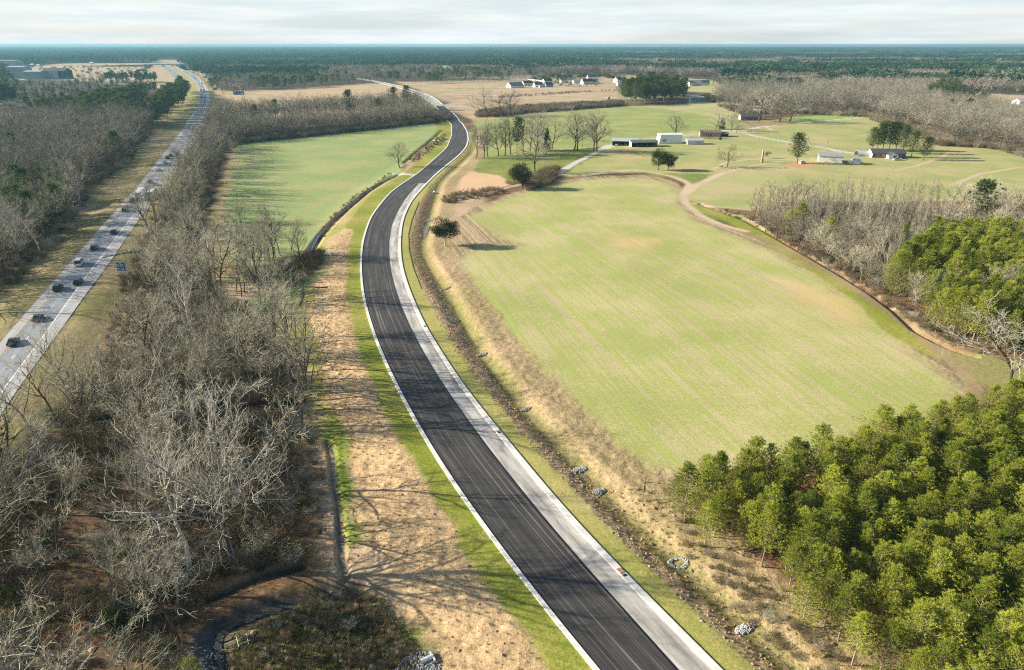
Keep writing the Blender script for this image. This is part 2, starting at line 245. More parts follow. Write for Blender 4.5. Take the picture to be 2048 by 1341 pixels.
# ------------------------------------------------------------------ objects
def tag(o, label=None, cat=None, group=None, kind=None):
    if label: o['label'] = label
    if cat: o['category'] = cat
    if group: o['group'] = group
    if kind: o['kind'] = kind
    return o
class MB:
    def __init__(s): s.v = []; s.f = []
    def tube(s, pts, rad, n=4):
        b = len(s.v); up = Vector((.31, .17, .93))
        for i, p in enumerate(pts):
            d = (pts[min(i + 1, len(pts) - 1)] - pts[max(i - 1, 0)]).normalized(); a = d.cross(up)
            if a.length < .05: a = d.cross(Vector((1, 0, 0)))
            a.normalize(); c = d.cross(a); r = rad[i]
            for k in range(n):
                t = 2 * math.pi * k / n; s.v.append(p + a * (r * math.cos(t)) + c * (r * math.sin(t)))
        for i in range(len(pts) - 1):
            for k in range(n):
                s.f.append((b + i * n + k, b + i * n + (k + 1) % n, b + (i + 1) * n + (k + 1) % n, b + (i + 1) * n + k))
        s.f.append(tuple(b + (len(pts) - 1) * n + k for k in range(n)))
    def face(s, *ps): b = len(s.v); s.v += [Vector(p) for p in ps]; s.f.append(tuple(range(b, b + len(ps))))
    def box(s, c, d, rz=0., taper=1.):
        b = len(s.v); cr, sr = math.cos(rz), math.sin(rz)
        for z, t in ((-1, 1), (1, taper)):
            for x, y in ((-1, -1), (1, -1), (1, 1), (-1, 1)):
                px, py = x * d[0] / 2 * t, y * d[1] / 2 * t
                s.v.append(Vector((c[0] + px * cr - py * sr, c[1] + px * sr + py * cr, c[2] + z * d[2] / 2)))
        s.f += [tuple(b + i for i in q) for q in ((3, 2, 1, 0), (4, 5, 6, 7), (0, 1, 5, 4), (1, 2, 6, 5), (2, 3, 7, 6), (3, 0, 4, 7))]
    def prism(s, prof, x0, x1):            # profile in (y,z) swept along x
        b = len(s.v); n = len(prof)
        for x in (x0, x1): s.v += [Vector((x, y, z)) for y, z in prof]
        s.f += [(b + i, b + (i + 1) % n, b + n + (i + 1) % n, b + n + i) for i in range(n)]
        s.f += [tuple(b + n - 1 - i for i in range(n)), tuple(b + n + i for i in range(n))]
    def prismy(s, prof, y0, y1):           # profile in (x,z) swept along y
        b = len(s.v); n = len(prof)
        for y in (y0, y1): s.v += [Vector((x, y, z)) for x, z in prof]
        s.f += [(b + n + i, b + n + (i + 1) % n, b + (i + 1) % n, b + i) for i in range(n)]
        s.f += [tuple(b + i for i in range(n)), tuple(b + 2 * n - 1 - i for i in range(n))]
    def mesh(s, name, mat):
        m = bpy.data.meshes.new(name); m.from_pydata([tuple(v) for v in s.v], [], s.f); m.materials.append(MATS[mat]); m.update(); return m
    def build(s, name, mat, parent=None, loc=(0, 0, 0), rz=0., bevel=0., smooth=False):
        o = bpy.data.objects.new(name, s.mesh(name, mat)); COL.objects.link(o); o.location = loc; o.rotation_euler = (0, 0, rz)
        if parent: o.parent = parent
        if bevel: md = o.modifiers.new('bevel', 'BEVEL'); md.width = bevel; md.segments = 2; md.limit_method = 'ANGLE'
        if smooth:
            for p in o.data.polygons: p.use_smooth = True
        return o
def empty(name, loc, rz=0.):
    o = bpy.data.objects.new(name, None); COL.objects.link(o); o.location = loc; o.rotation_euler = (0, 0, rz); o.empty_display_size = .5; return o
def put(name, mesh, parent=None, loc=(0, 0, 0), rz=0.):
    o = bpy.data.objects.new(name, mesh); COL.objects.link(o); o.location = loc; o.rotation_euler = (0, 0, rz)
    if parent: o.parent = parent
    return o
# ------------------------------------------------------------------ relief
def relief(X, Y):
    X = np.asarray(X, float); Y = np.asarray(Y, float)
    near = Y < 900
    z = fbm(X / 90, Y / 90, 3, 3) * .8 * sm(150, 500, Y)
    xl, xr = fRL(Y), fRR(Y)
    inroad = sm(14, 1, np.maximum(np.maximum(xl - X, X - xr), 0))
    xfl, xfr = fFL(Y), fFR(Y); infw = sm(14, 2, np.maximum(np.maximum(xfl - X, X - xfr), 0))
    d, _ = dline(DR, X, Y); z = z - 1.5 * sm(5.5, .6, d) * sm(20, 40, Y + 30)
    d2, _ = dline(TANL[:20], X, Y)
    left = np.clip(xl - X, 0, 60)
    z = z - 1.6 * sm(5, 26, left) * sm(620, 420, Y)                          # the bank falls away from the road on its left
    for L, dep, w in ((DL1, .9, 2.5), (DL2, 1.3, 2.8), (DL3, .5, 1.2), (DL4, 1.0, 3.0), (DL5, .7, 1.6), (DM, .8, 1.6)):
        d, _ = dline(L, X, Y); z = z - dep * sm(w, .3, d)
    keep = np.maximum(inroad, infw); xol, xor_ = fOL(Y), fOR(Y)
    keep = np.maximum(keep, sm(14, 2, np.maximum(np.maximum(xol - X, X - xor_), 0)) * (Y > 800))
    return z * (1 - keep) - .05 * keep
GZ = {}
def zat(x, y):                 # height of the ground sheet, read back from its own grid
    ys, s, half, Z = GZ['ys'], GZ['s'], GZ['half'], GZ['z']
    i = min(max(int(np.searchsorted(ys, y)) - 1, 0), len(ys) - 2); t = (y - ys[i]) / (ys[i + 1] - ys[i]); h = half[i] + (half[i + 1] - half[i]) * t
    j = min(max(int(np.searchsorted(s, x / h)) - 1, 0), len(s) - 2); u = min(max((x / h - s[j]) / (s[j + 1] - s[j]), 0), 1); t = min(max(t, 0), 1)
    return float((Z[i, j] * (1 - u) + Z[i, j + 1] * u) * (1 - t) + (Z[i + 1, j] * (1 - u) + Z[i + 1, j + 1] * u) * t)
# ------------------------------------------------------------------ ground sheet
FAR_FIELDS = [([(x + rx * math.cos(t), y + ry * math.sin(t)) for t in [k * .785 for k in range(8)]], c_) for x, y, rx, ry, c_ in ((1500,112,70,1.6,(.45,.37,.23)), (1650,122,60,2,(.40,.36,.2)), (1240,119,50,1.5,(.45,.36,.22)), (770,119,60,1.4,(.42,.36,.22)), (560,113,80,1.2,(.3,.33,.14)), (1860,130,60,2.2,(.42,.36,.22)), (1760,106,90,1.1,(.45,.38,.25)), (1130,109,70,1.1,(.4,.36,.2)), (250,113,60,1.2,(.42,.36,.22)), (1430,136,60,2.2,(.36,.34,.18)), (1940,113,60,1.4,(.45,.37,.23)), (700,139,50,1.6,(.42,.35,.22)))]
def build_ground():
    ys = [-260., -160, -80, -20, 10, 25, 38, 45]
    while ys[-1] < 17500:
        y = ys[-1]; ys.append(y + min(max(.55, y * y / 62000), .022 * y))
    ys = np.array(ys)
    s = np.linspace(-1, 1, 1081); s = np.sign(s) * (np.abs(s) + .9 * np.maximum(np.abs(s) - .93, 0) * 12)
    half = np.where(ys > 0, .83 * ys + 62, 62)
    Y, _ = np.meshgrid(ys, s, indexing='ij'); X = half[:, None] * s[None, :]
    Y = Y.copy(); X = X.ravel(); Y = Y.ravel(); n = X.size
    A = np.zeros((n, 4), np.float32); B = np.zeros((n, 4), np.float32); ROW = np.zeros(n, np.float32)
    wx = X + fbm(X / 9, Y / 9, 21) * 5 + fbm(X / 2.2, Y / 2.2, 22, 3) * 1.4; wy = Y + fbm(X / 9, Y / 9, 23) * 5 + fbm(X / 2.2, Y / 2.2, 24, 3) * 1.4
    def blend(idx, w, ca, cb, lump=0., row=0., rowc=None):
        w = w[:, None].astype(np.float32)
        A[idx] = A[idx] * (1 - w) + np.array([*ca, lump], np.float32) * w; B[idx] = B[idx] * (1 - w) + np.array([*cb, row], np.float32) * w
        if rowc is not None: ROW[idx] = np.where(w[:, 0] > .02, rowc, ROW[idx])
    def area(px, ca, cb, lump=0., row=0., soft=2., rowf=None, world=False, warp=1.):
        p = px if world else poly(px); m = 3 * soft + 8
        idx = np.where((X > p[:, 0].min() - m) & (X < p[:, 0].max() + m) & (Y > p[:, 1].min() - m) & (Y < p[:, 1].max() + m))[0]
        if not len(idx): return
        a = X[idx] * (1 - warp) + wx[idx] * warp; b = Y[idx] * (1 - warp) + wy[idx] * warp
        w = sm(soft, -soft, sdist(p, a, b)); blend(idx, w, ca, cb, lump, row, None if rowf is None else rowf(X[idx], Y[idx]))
    def line(p, wid, ca, cb, lump=0., soft=1., warp=.5, off=0., world=True):
        if not world: p = poly(p)
        m = abs(off) + wid + 3 * soft + 6
        idx = np.where((X > p[:, 0].min() - m) & (X < p[:, 0].max() + m) & (Y > p[:, 1].min() - m) & (Y < p[:, 1].max() + m))[0]
        if not len(idx): return
        a = X[idx] * (1 - warp) + wx[idx] * warp; b = Y[idx] * (1 - warp) + wy[idx] * warp
        d, sd_ = dline(p, a, b); d = np.abs(d * sd_ - off) if off else d
        blend(idx, sm(wid / 2 + soft, max(wid / 2 - soft, 0), d), ca, cb, lump)
    LEAF = ((.105,.07,.04), (.25,.155,.08)); TAN = ((.50,.38,.24), (.34,.26,.16)); FLD = ((.315,.35,.105), (.52,.45,.24)); PALE = ((.24,.32,.115), (.37,.36,.16))
    VERGE = ((.20,.24,.03), (.36,.32,.09)); MULCH = ((.58,.41,.225), (.43,.30,.16)); SPOIL = ((.50,.35,.20), (.30,.21,.12)); DGR = ((.13,.12,.04), (.22,.19,.07)); DIRT = ((.55,.43,.30), (.46,.36,.24)); GRAV = ((.56,.53,.48), (.48,.45,.40)); GRN = ((.15,.21,.045), (.29,.28,.09))
    OLIVE = ((.055,.055,.022), (.19,.155,.075)); MIX = ((.36,.36,.15), (.47,.40,.22)); DRYG = ((.39,.29,.17), (.52,.38,.255))
    A[:] = (*LEAF[0], .5); B[:] = (*LEAF[1], 0)
    far = np.where(Y > 700)[0]; blend(far, sm(700, 1100, Y[far]), (.07,.06,.04), (.12,.09,.06), .2)
    # far open land
    for px, c in (([(120,127),(300,127),(300,140),(330,150),(330,178),(250,170),(150,162),(80,160),(0,160),(0,134),(60,133)], TAN),
                  ([(300,126),(420,128),(500,131),(620,134),(620,128),(430,124)], MIX), ([(300,121),(390,121),(440,180),(430,190),(372,190),(345,178),(300,150)], DRYG),
                  ([(402,165),(430,180),(470,182),(560,180),(740,167),(800,170),(830,185),(850,212),(600,235),(480,240),(420,240),(408,200)], ((.50,.37,.23), (.42,.33,.2))),
                  ([(790,164),(1000,160),(1060,155),(1240,150),(1240,200),(1100,205),(940,208),(905,208),(870,195),(830,178)], TAN),
                  ([(880,150),(1060,151),(1130,153),(1130,158),(900,157)], ((.30,.24,.18), (.36,.3,.2))), ([(860,132),(900,132),(930,150),(900,152)], MIX),
                  ([(1920,186),(2120,194),(2120,222),(1960,208),(1915,195)], ((.50,.36,.24), (.42,.33,.2))), ([(1240,150),(1420,160),(1460,176),(1420,205),(1240,210)], MIX),
                  ([(0,212),(75,213),(60,225),(0,245)], TAN), ([(0,300),(110,287),(60,300),(0,325)], ((.35,.34,.2), (.4,.35,.2)))):
        area(px, c[0], c[1], .1, .5, 8, rowf=lambda q, r: r / 6 + .02 * q)
    for q in FAR_FIELDS: area(q[0], q[1], (.30,.26,.15), .05, 0, 30)
    line(poly([(860,188),(900,182),(960,178),(1050,172)]), 9, (.25,.33,.06), (.3,.34,.1), 0, 2)
    # the freeway's grass banks and median
    for f, sgn, w in ((fFL, -1, 26), (fFR, 1, 11)):
        yy = np.concatenate([np.arange(40, 700, 15.), np.arange(700, 2300, 50.)]); p = np.stack([f(yy) + sgn * w / 2, yy], 1)
        line(p, w + (6 if sgn < 0 else 0), (.20,.185,.07), (.37,.275,.155), .35, 2.5)
    yy = np.arange(800, 2400, 40.); line(np.stack([(fOR(yy) + fFL(yy)) / 2, yy], 1), 46, (.30,.29,.10), (.46,.37,.19), .1, 3)
    # belt between the new road's fields
    area([(420,560),(640,530),(700,455),(780,360),(905,262),(950,300),(1000,560),(1240,1000),(1500,1260),(1800,1600),(700,1600),(640,1100),(600,900),(600,760),(540,650)], *DRYG, .5, 0, 3)
    # left field, middle field, right fields
    dL2 = poly([(611,511),(779,353)]); u = (dL2[1] - dL2[0]); u /= np.linalg.norm(u)
    area([(466,298),(480,284),(600,274),(700,264),(800,253),(868,246),(884,258),(868,278),(838,300),(806,322),(800,346),(766,359),(730,380),(698,405),(664,434),(636,462),(612,500),(560,540),(400,560),(405,480),(425,420),(445,360)], *PALE, .05, .55, 2.5, rowf=lambda a, b: (a * u[1] - b * u[0]))
    area([(405,560),(400,480),(425,420),(445,360),(466,298),(480,298),(462,360),(446,420),(452,500),(520,560)], (.40,.30,.16), (.27,.25,.12), .5, 0, 3)
    area([(640,462),(668,434),(700,408),(735,381),(766,361),(800,347),(845,352),(780,380),(735,420),(712,455),(700,500),(650,520),(625,505)], (.30,.30,.09), (.46,.34,.18), .5, 0, 1.5)
    area([(808,322),(835,300),(860,282),(886,261),(904,262),(902,285),(870,315),(845,330),(812,330)], (.36,.24,.13), (.27,.26,.09), .7, 0, 1.2)
    area([(945,240),(1000,233),(1130,224),(1260,211),(1350,207),(1440,204),(1475,206),(1490,222),(1470,262),(1300,285),(1210,292),(1150,300),(1060,302),(965,318),(950,300)], (.235,.295,.085), (.37,.36,.15), .03, .4, 3, rowf=lambda a, b: b)
    area([(1280,213),(1440,204),(1480,206),(1490,222),(1440,238),(1380,225)], *MIX, .05, .2, 5, rowf=lambda a, b: b)
    area([(1470,245),(1740,228),(1745,240),(1800,262),(1870,292),(1977,296),(2060,315),(2160,330),(2160,420),(1960,400),(1760,408),(1600,400),(1500,420),(1400,412),(1368,400),(1380,372),(1345,352),(1290,345),(1210,348),(1125,356),(1115,345),(1180,312),(1225,290),(1440,262)], (.29,.33,.115), (.46,.38,.19), .06, .45, 3, rowf=lambda a, b: b + .18 * a)
    area([(1560,236),(1700,228),(1735,232),(1700,236),(1600,244)], (.25,.37,.10), (.30,.36,.12), 0, 0, 3)
    area([(862,214),(905,207),(1000,206),(1240,199),(1245,212),(1000,236),(950,242),(925,232),(900,220)], *DRYG, .2, 0, 3)
    area([(1230,214),(1375,209),(1380,196),(1236,200)], (.12,.09,.05), (.2,.15,.09), .4, 0, 3)
    # green ditches and corners
    area([(950,320),(1050,305),(1180,297),(1215,296),(1190,312),(1130,345),(1100,350),(1080,372),(1000,360),(945,345)], *GRN, .4, 0, 2)
    area([(1290,346),(1340,346),(1420,350),(1405,362),(1385,371),(1345,356),(1300,352)], *GRN, .3, 0, 2)
    area([(1385,410),(1490,428),(1545,460),(1530,466),(1450,444),(1395,425)], *GRN, .4, 0, 1.5)
    area([(1380,372),(1450,350),(1540,334),(1590,330),(1570,360),(1500,385),(1420,398),(1372,398)], *MIX, .1, .5, 5, rowf=lambda a, b: b)
    # the big field and its bare margins
    BIG = [(870,500),(905,452),(935,422),(1000,395),(1070,374),(1130,360),(1210,351),(1290,350),(1345,360),(1366,378),(1368,402),(1395,428),(1450,452),(1540,486),(1610,522),(1690,568),(1760,615),(1820,656),(1875,702),(1920,738),(1950,790),(1900,830),(1800,870),(1700,900),(1560,965),(1400,985),(1300,985),(1240,968),(1180,905),(1130,860),(1075,800),(1020,740),(970,680),(925,620),(885,560)]
    q1 = poly([(890.6,538),(1041.6,769.5)]); uu = q1[1] - q1[0]; uu /= np.linalg.norm(uu)
    rowF1 = lambda a, b: (a * uu[1] - b * uu[0]) + fbm(a / 120, b / 120, 77, 2) * 9
    area(BIG, (.45,.33,.205), (.29,.245,.125), .8, .9, 1.5, rowf=rowF1)
    area([(915,520),(960,496),(1040,492),(935,440),(1000,402),(1070,380),(1130,366),(1210,357),(1290,357),(1335,367),(1354,384),(1358,405),(1385,436),(1440,462),(1530,500),(1600,536),(1680,586),(1750,636),(1810,680),(1862,730),(1900,775),(1890,812),(1790,850),(1700,878),(1560,925),(1400,940),(1280,935),(1215,885),(1150,815),(1080,745),(1020,675),(965,605),(925,548)], *FLD, .03, .85, 3.5, rowf=rowF1)
    # bare end rows, tyre-worn belts
    area([(860,330),(905,340),(1005,352),(1020,372),(960,385),(885,392),(862,380)], (.62,.42,.25), (.52,.35,.21), .2, 0, 1.5)
    area([(1250,960),(1400,975),(1330,1010),(1400,1100),(1540,1200),(1700,1341),(1800,1450),(1640,1450),(1420,1210),(1250,1040),(1190,970)], (.34,.265,.14), (.48,.35,.21), .9, 0, 2)
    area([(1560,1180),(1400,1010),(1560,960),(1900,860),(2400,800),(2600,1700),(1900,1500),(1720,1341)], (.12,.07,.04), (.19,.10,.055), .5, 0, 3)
    line(DR, 13, (.33,.26,.13), (.47,.345,.205), .9, 2, off=-5)
    # the spoil slope between verge and ditch
    a = [tuple(p) for p in DB]; b = [tuple(p) for p in DR[::-1]]; slope = np.array(a + b)
    area(slope, *SPOIL, 1.0, 0, .7, world=True, warp=.35)
    line(DR, 1.6, (.11,.10,.035), (.20,.17,.05), .4, .5, .3)
    line(DR, 2.4, (.25,.24,.085), (.36,.28,.14), .7, 1.0, .5, off=-1.7)
    line(DB, 1.2, (.30,.29,.26), (.4,.36,.3), .5, .7, .3)
    # left of the road: tan mulch, green swale, ditches, marsh
    area([(560,560),(640,530),(700,520),(712,700),(800,900),(640,900),(625,800),(600,700),(540,640)], (.28,.27,.08), (.42,.30,.16), .6, 0, 2)
    yv = np.concatenate([np.arange(36, 300, 4.), np.arange(300, 1100, 15.)])
    line(np.stack([fRL(yv) - 4.5, yv], 1), 9.5, *VERGE, .25, .5, .3)
    area(TANL, *MULCH, .75, 0, .8, world=True, warp=.5)
    area([(440,610),(560,575),(640,540),(655,530),(650,545),(600,575),(560,610),(480,640)], (.10,.20,.06), (.20,.27,.08), .4, 0, 2)
    area([(650,800),(680,860),(705,900),(715,960),(717,1031),(730,1073),(700,1080),(690,1000),(672,930),(650,870)], (.15,.22,.03), (.24,.27,.05), .5, 0, 1.2)
    area([(440,1245),(600,1185),(690,1165),(760,1170),(830,1225),(880,1341),(900,1420),(480,1420),(440,1290)], *OLIVE, .9, 0, 2)
    area([(800,1240),(850,1235),(880,1290),(830,1300)], (.14,.17,.03), (.26,.25,.08), .8, 0, 2)
    line(DL3, .8, (.20,.19,.17), (.08,.07,.045), .3, .5, .5); line(DL4, 3.6, (.035,.042,.045), (.11,.09,.07), .5, .8, .6); line(DL5, 1.4, (.02,.025,.025), (.05,.05,.04), .2, .5, .3)
    area([(380,1270),(415,1245),(430,1290),(440,1341),(450,1400),(385,1400)], (.12,.13,.135), (.07,.065,.055), .8, 0, 1.5)
    line(DL2, 2.4, (.11,.09,.045), (.33,.24,.13), .5, .5, .3); line(DL1, 2.2, (.12,.09,.05), (.30,.2,.1), .5, .5, .3); line(DL2, 1.6, (.55,.42,.28), (.45,.34,.2), .3, .5, .3, off=2.0)
    line(DM, 1.3, (.12,.09,.05), (.34,.22,.12), .5, .5, .5); line(DM, 2.4, (.52,.39,.25), (.20,.15,.08), 1, 1.2, .6, off=-2.4); line(DM, 7, *VERGE, .3, 1, .3, off=5.0)
    area([(1860,690),(1905,704),(1960,712),(2080,730),(2200,760),(2200,850),(1990,800),(1960,760),(1900,720)], (.16,.22,.05), (.30,.26,.11), .4, 0, 2)
    # verges of the new road
    yy = np.concatenate([np.arange(36, 300, 4.), np.arange(300, 1100, 15.)])
    y2 = yy[yy < 620]; line(np.stack([fRR(y2) + 2.6, y2], 1), 5.0, (.30,.30,.08), (.42,.36,.14), .25, .6, .3)
    line(poly([(880,250),(872,300),(830,335),(785,368),(742,420),(722,455)]), 5, *VERGE, .2, 2)
    # tracks
    line(poly([(1400,430),(1436,447),(1491,465),(1546,487),(1601,516),(1656,546),(1710,578),(1765,615),(1820,655),(1875,699),(1923,736),(1944,768),(1952,800)]), 3.6, (.24,.19,.10), (.36,.27,.15), .2, .9, .4)
    line(poly([(1366,392),(1373,408),(1400,430),(1436,447),(1491,463)]), 3.4, *DIRT, .1, 1, .3)
    line(poly([(1117,347),(1137,352),(1166,352),(1215,345),(1264,340),(1300,344),(1337,351),(1366,361),(1379,370),(1371,380),(1366,392),(1368,402)]), 3.8, *DIRT, .1, 1, .3)
    for q, w in (([(1366,392),(1380,380),(1395,370),(1420,358),(1444,348),(1480,338)], 4.5), ([(1372,404),(1400,410),(1500,420)], 1.6), ([(1425,338),(1460,324),(1492,320),(1523,318),(1560,319),(1600,321),(1631,316)], 3.2), ([(1500,333),(1540,327),(1560,324)], 2.6),
                 ([(1750,336),(1790,340),(1830,333),(1880,315),(1900,305)], 2.4), ([(1900,372),(1960,348),(2040,335)], 2.5), ([(935,402),(980,385),(1060,365),(1125,350)], 2.6), ([(1020,310),(1060,304),(1130,298),(1215,292)], 2), ([(1230,286),(1300,276),(1400,262)], 2.4), ([(1520,248),(1545,262)], 3), ([(1840,296),(1900,288),(1990,296),(2060,312)], 2)):
        line(poly(q), w, *DIRT, .1, .9, .4)
    for q, w in (([(1117,347),(1154,324),(1190,307),(1210,295),(1228,289)], 4.5), ([(1228,289),(1290,280),(1340,274),(1400,267),(1440,261),(1485,262),(1523,254),(1561,250),(1587,247.5),(1638,243),(1720,236),(1748,233)], 4.0), ([(1440,261),(1485,264),(1507,272),(1536,278),(1574,285),(1612,291),(1650,297),(1669,301),(1690,306),(1712,308)], 4.4), ([(1206,298),(1222,291)], 8), ([(1675,303),(1705,307)], 8),
                 ([(869,281),(900,282.5)], 3), ([(937,281),(960,281)], 3), ([(786,346),(826,350)], 4.5), ([(930,207),(960,208)], 4)):
        line(poly(q), w, *GRAV, .05, .7, .15)
    # trodden soil round the buildings
    area([(1590,324),(1620,328),(1640,334),(1600,336),(1560,331)], (.50,.28,.15), (.42,.28,.16), .1, 0, 2)
    area([(1480,243),(1600,243),(1590,249),(1500,254)], (.22,.19,.09), (.34,.26,.14), .2, 0, 3)
    # worn specks inside the big field: two bare patches
    for q in ([(1230,470),(1320,478),(1290,502),(1220,492)], [(1560,560),(1680,590),(1740,640),(1700,650),(1600,600)]):
        area(q, (.50,.40,.18), (.56,.42,.23), .1, .4, 6, rowf=rowF1)
    Z = relief(X, Y) + fbm(X / 1.6, Y / 1.6, 11, 3) * .5 * sm(400, 150, Y) * np.clip(A[:, 3] * 1.3 - .1, 0, 1) * sm(1.5, 5, np.maximum(fRL(Y) - X, X - fRR(Y)))
    GZ.update(ys=ys, s=s, half=half, z=Z.reshape(len(ys), len(s)))
    nr, nc = len(ys), len(s); i = np.arange(nr * nc).reshape(nr, nc)
    f = np.stack([i[:-1, :-1], i[:-1, 1:], i[1:, 1:], i[1:, :-1]], -1).reshape(-1, 4)
    me = bpy.data.meshes.new('ground'); me.vertices.add(n); me.vertices.foreach_set('co', np.stack([X, Y, Z], 1).ravel().astype(np.float32))
    me.loops.add(f.size); me.loops.foreach_set('vertex_index', f.ravel().astype(np.int32)); me.polygons.add(len(f))
    me.polygons.foreach_set('loop_start', np.arange(0, f.size, 4, dtype=np.int32)); me.polygons.foreach_set('use_smooth', np.ones(len(f), bool)); me.update()
    for nm, arr in (('cover_a', A), ('cover_b', B)):
        at = me.attributes.new(nm, 'FLOAT_COLOR', 'POINT'); at.data.foreach_set('color', arr.ravel())
    me.attributes.new('row', 'FLOAT', 'POINT').data.foreach_set('value', ROW)
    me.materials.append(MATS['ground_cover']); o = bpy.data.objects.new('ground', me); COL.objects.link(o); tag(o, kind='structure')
build_ground()
# ------------------------------------------------------------------ roads
def ribbon(name, f0, f1, y0, y1, z, mat, step=3., kind='structure', o0=0., o1=0., parent=None, thick=0.):
    ys = [y0]
    while ys[-1] < y1: ys.append(ys[-1] + max(step, ys[-1] * .012))
    ys[-1] = y1; ys = np.array(ys); h = 1.
    def off(f, o): s = (f(ys + h) - f(ys - h)) / (2 * h); return f(ys) + o * np.sqrt(1 + s * s)
    xa, xb = off(f0, o0), off(f1, o1); xm = (xa + xb) / 2
    al = np.concatenate([[0], np.cumsum(np.hypot(np.diff(xm), np.diff(ys)))])
    s = (f0(ys + h) - f0(ys - h)) / (2 * h); wd = (xb - xa) / np.sqrt(1 + s * s)
    n = len(ys); prof = [(0, 0), (1, 0)]
    if thick: v = [(xa, -.1), (xa, thick), (xb, thick), (xb, -.1)]; us = [0, .1, 1, 1.1]
    else: v = [(xa, 0), (xb, 0)]; us = [0, 1]
    k = len(v); me = bpy.data.meshes.new(name); co = [(float(v[j][0][i]), float(ys[i]), z + v[j][1]) for i in range(n) for j in range(k)]
    fa = [(i * k + j, i * k + j + 1, (i + 1) * k + j + 1, (i + 1) * k + j) for i in range(n - 1) for j in range(k - 1)]
    if thick: fa += [(3, 2, 1, 0), tuple((n - 1) * k + j for j in range(4))]
    me.from_pydata(co, [], fa); uv = me.uv_layers.new(name='uv')
    for li, l in enumerate(me.loops): i, j = divmod(l.vertex_index, k); uv.data[li].uv = (us[j] * wd[i], al[i])
    me.materials.append(MATS[mat]); o = bpy.data.objects.new(name, me); COL.objects.link(o)
    if kind: tag(o, kind=kind)
    if parent: o.parent = parent
    return o
YA = P(866, 212).y; YB = P(839, 367).y
ribbon('road', fRL, fRR, 40, YA, .03, 'new_asphalt', 2.)
ribbon('road', fRL, fRR, YA, P(712, 157).y, .03, 'gravel_base', 6.)
ribbon('unpaved_lane', fRB, fRR, 40, YB, .036, 'gravel_base', 2., o0=.0)
ribbon('asphalt_edge', fRB, fRB, 40, YB, .040, 'paint_black', 2., o0=-.30, o1=.05)
ribbon('kerb', fRL, fRL, 40, YA, .03, 'concrete_kerb', 2., o0=-.55, o1=.10, thick=.15)
ribbon('kerb', fRR, fRR, 40, YA - 6, .03, 'concrete_kerb', 2., o0=-.35, o1=.65, thick=.15)
for a, b in ((fRL, -1), (fRR, 1)): ribbon('kerb', a, a, YA + 22, P(760, 165).y, .03, 'concrete_kerb', 6., o0=-.8, o1=.8, thick=.12)
YF = P(340, 125).y
ribbon('highway', fFL, fFR, 45, YF, .03, 'highway_concrete', 3.)
ribbon('highway_shoulder', fFL, fFY, 45, YF - 300, .036, 'shoulder_concrete', 3., o1=-.2); ribbon('highway_shoulder', fFW, fFR, 45, YF - 300, .036, 'shoulder_concrete', 3., o0=.2)
ribbon('edge_line', fFY, fFY, 45, YF - 300, .044, 'yellow_line', 3., o0=-.13, o1=.13); ribbon('edge_line', fFW, fFW, 45, YF - 300, .044, 'white_line', 3., o0=-.15, o1=.15)
ribbon('highway', fOL, fOR, P(380, 235).y, YF, .03, 'highway_concrete', 6.)
mid = lambda y: (fFY(y) + fFW(y)) / 2
lane_y = 47.; nd = 0
lm = MB()
while lane_y < 1500:
    s = (float(mid(lane_y + 1)) - float(mid(lane_y - 1))) / 2; k = math.sqrt(1 + s * s); L = 3.05 / k; x0, x1 = float(mid(lane_y)), float(mid(lane_y + L)); w = .09 * k
    lm.face((x0 - w, lane_y, .044), (x0 + w, lane_y, .044), (x1 + w, lane_y + L, .044), (x1 - w, lane_y + L, .044)); lane_y += 12.2 / k
tag(lm.build('lane_markings', 'white_line'), kind='structure')
# the side road of the far crossing, gravel
def path(name, px, w, z, mat, world=False, kind='structure'):
    p = px if world else poly(px); q = []
    for a, b in zip(p[:-1], p[1:]):
        k = max(1, int(np.hypot(*(b - a)) / 8)); q += [a + (b - a) * i / k for i in range(k)]
    q = np.array(q + [p[-1]]); d = np.gradient(q, axis=0); d /= np.linalg.norm(d, axis=1)[:, None] + 1e-9; n = np.stack([-d[:, 1], d[:, 0]], 1)
    me = bpy.data.meshes.new(name); co = []; al = np.concatenate([[0], np.cumsum(np.hypot(*np.diff(q, axis=0).T))])
    for i in range(len(q)):
        for s in (1, -1): co.append((*(q[i] + n[i] * s * w / 2), z))
    me.from_pydata(co, [], [(2 * i + 1, 2 * i, 2 * i + 2, 2 * i + 3)[::-1] for i in range(len(q) - 1)]); uv = me.uv_layers.new(name='uv')
    for li, l in enumerate(me.loops): i, j = divmod(l.vertex_index, 2); uv.data[li].uv = (j * w, al[i])
    me.materials.append(MATS[mat]); o = bpy.data.objects.new(name, me); COL.objects.link(o); tag(o, kind=kind); return o
path('side_road', [(862,209),(885,210.5),(910,209),(958,208.5),(1020,208),(1081,206),(1142,203),(1215,201),(1260,198)], 8, .05, 'gravel_base')
path('far_road', [(1900,205),(1950,208),(2048,214.5),(2150,220)], 8, .4, 'highway_concrete')
path('bridge_road', [(180,131),(304,129.8)], 12, 2.5, 'shoulder_concrete'); path('bridge_road', [(374,130.6),(520,131)], 12, 2.5, 'shoulder_concrete')
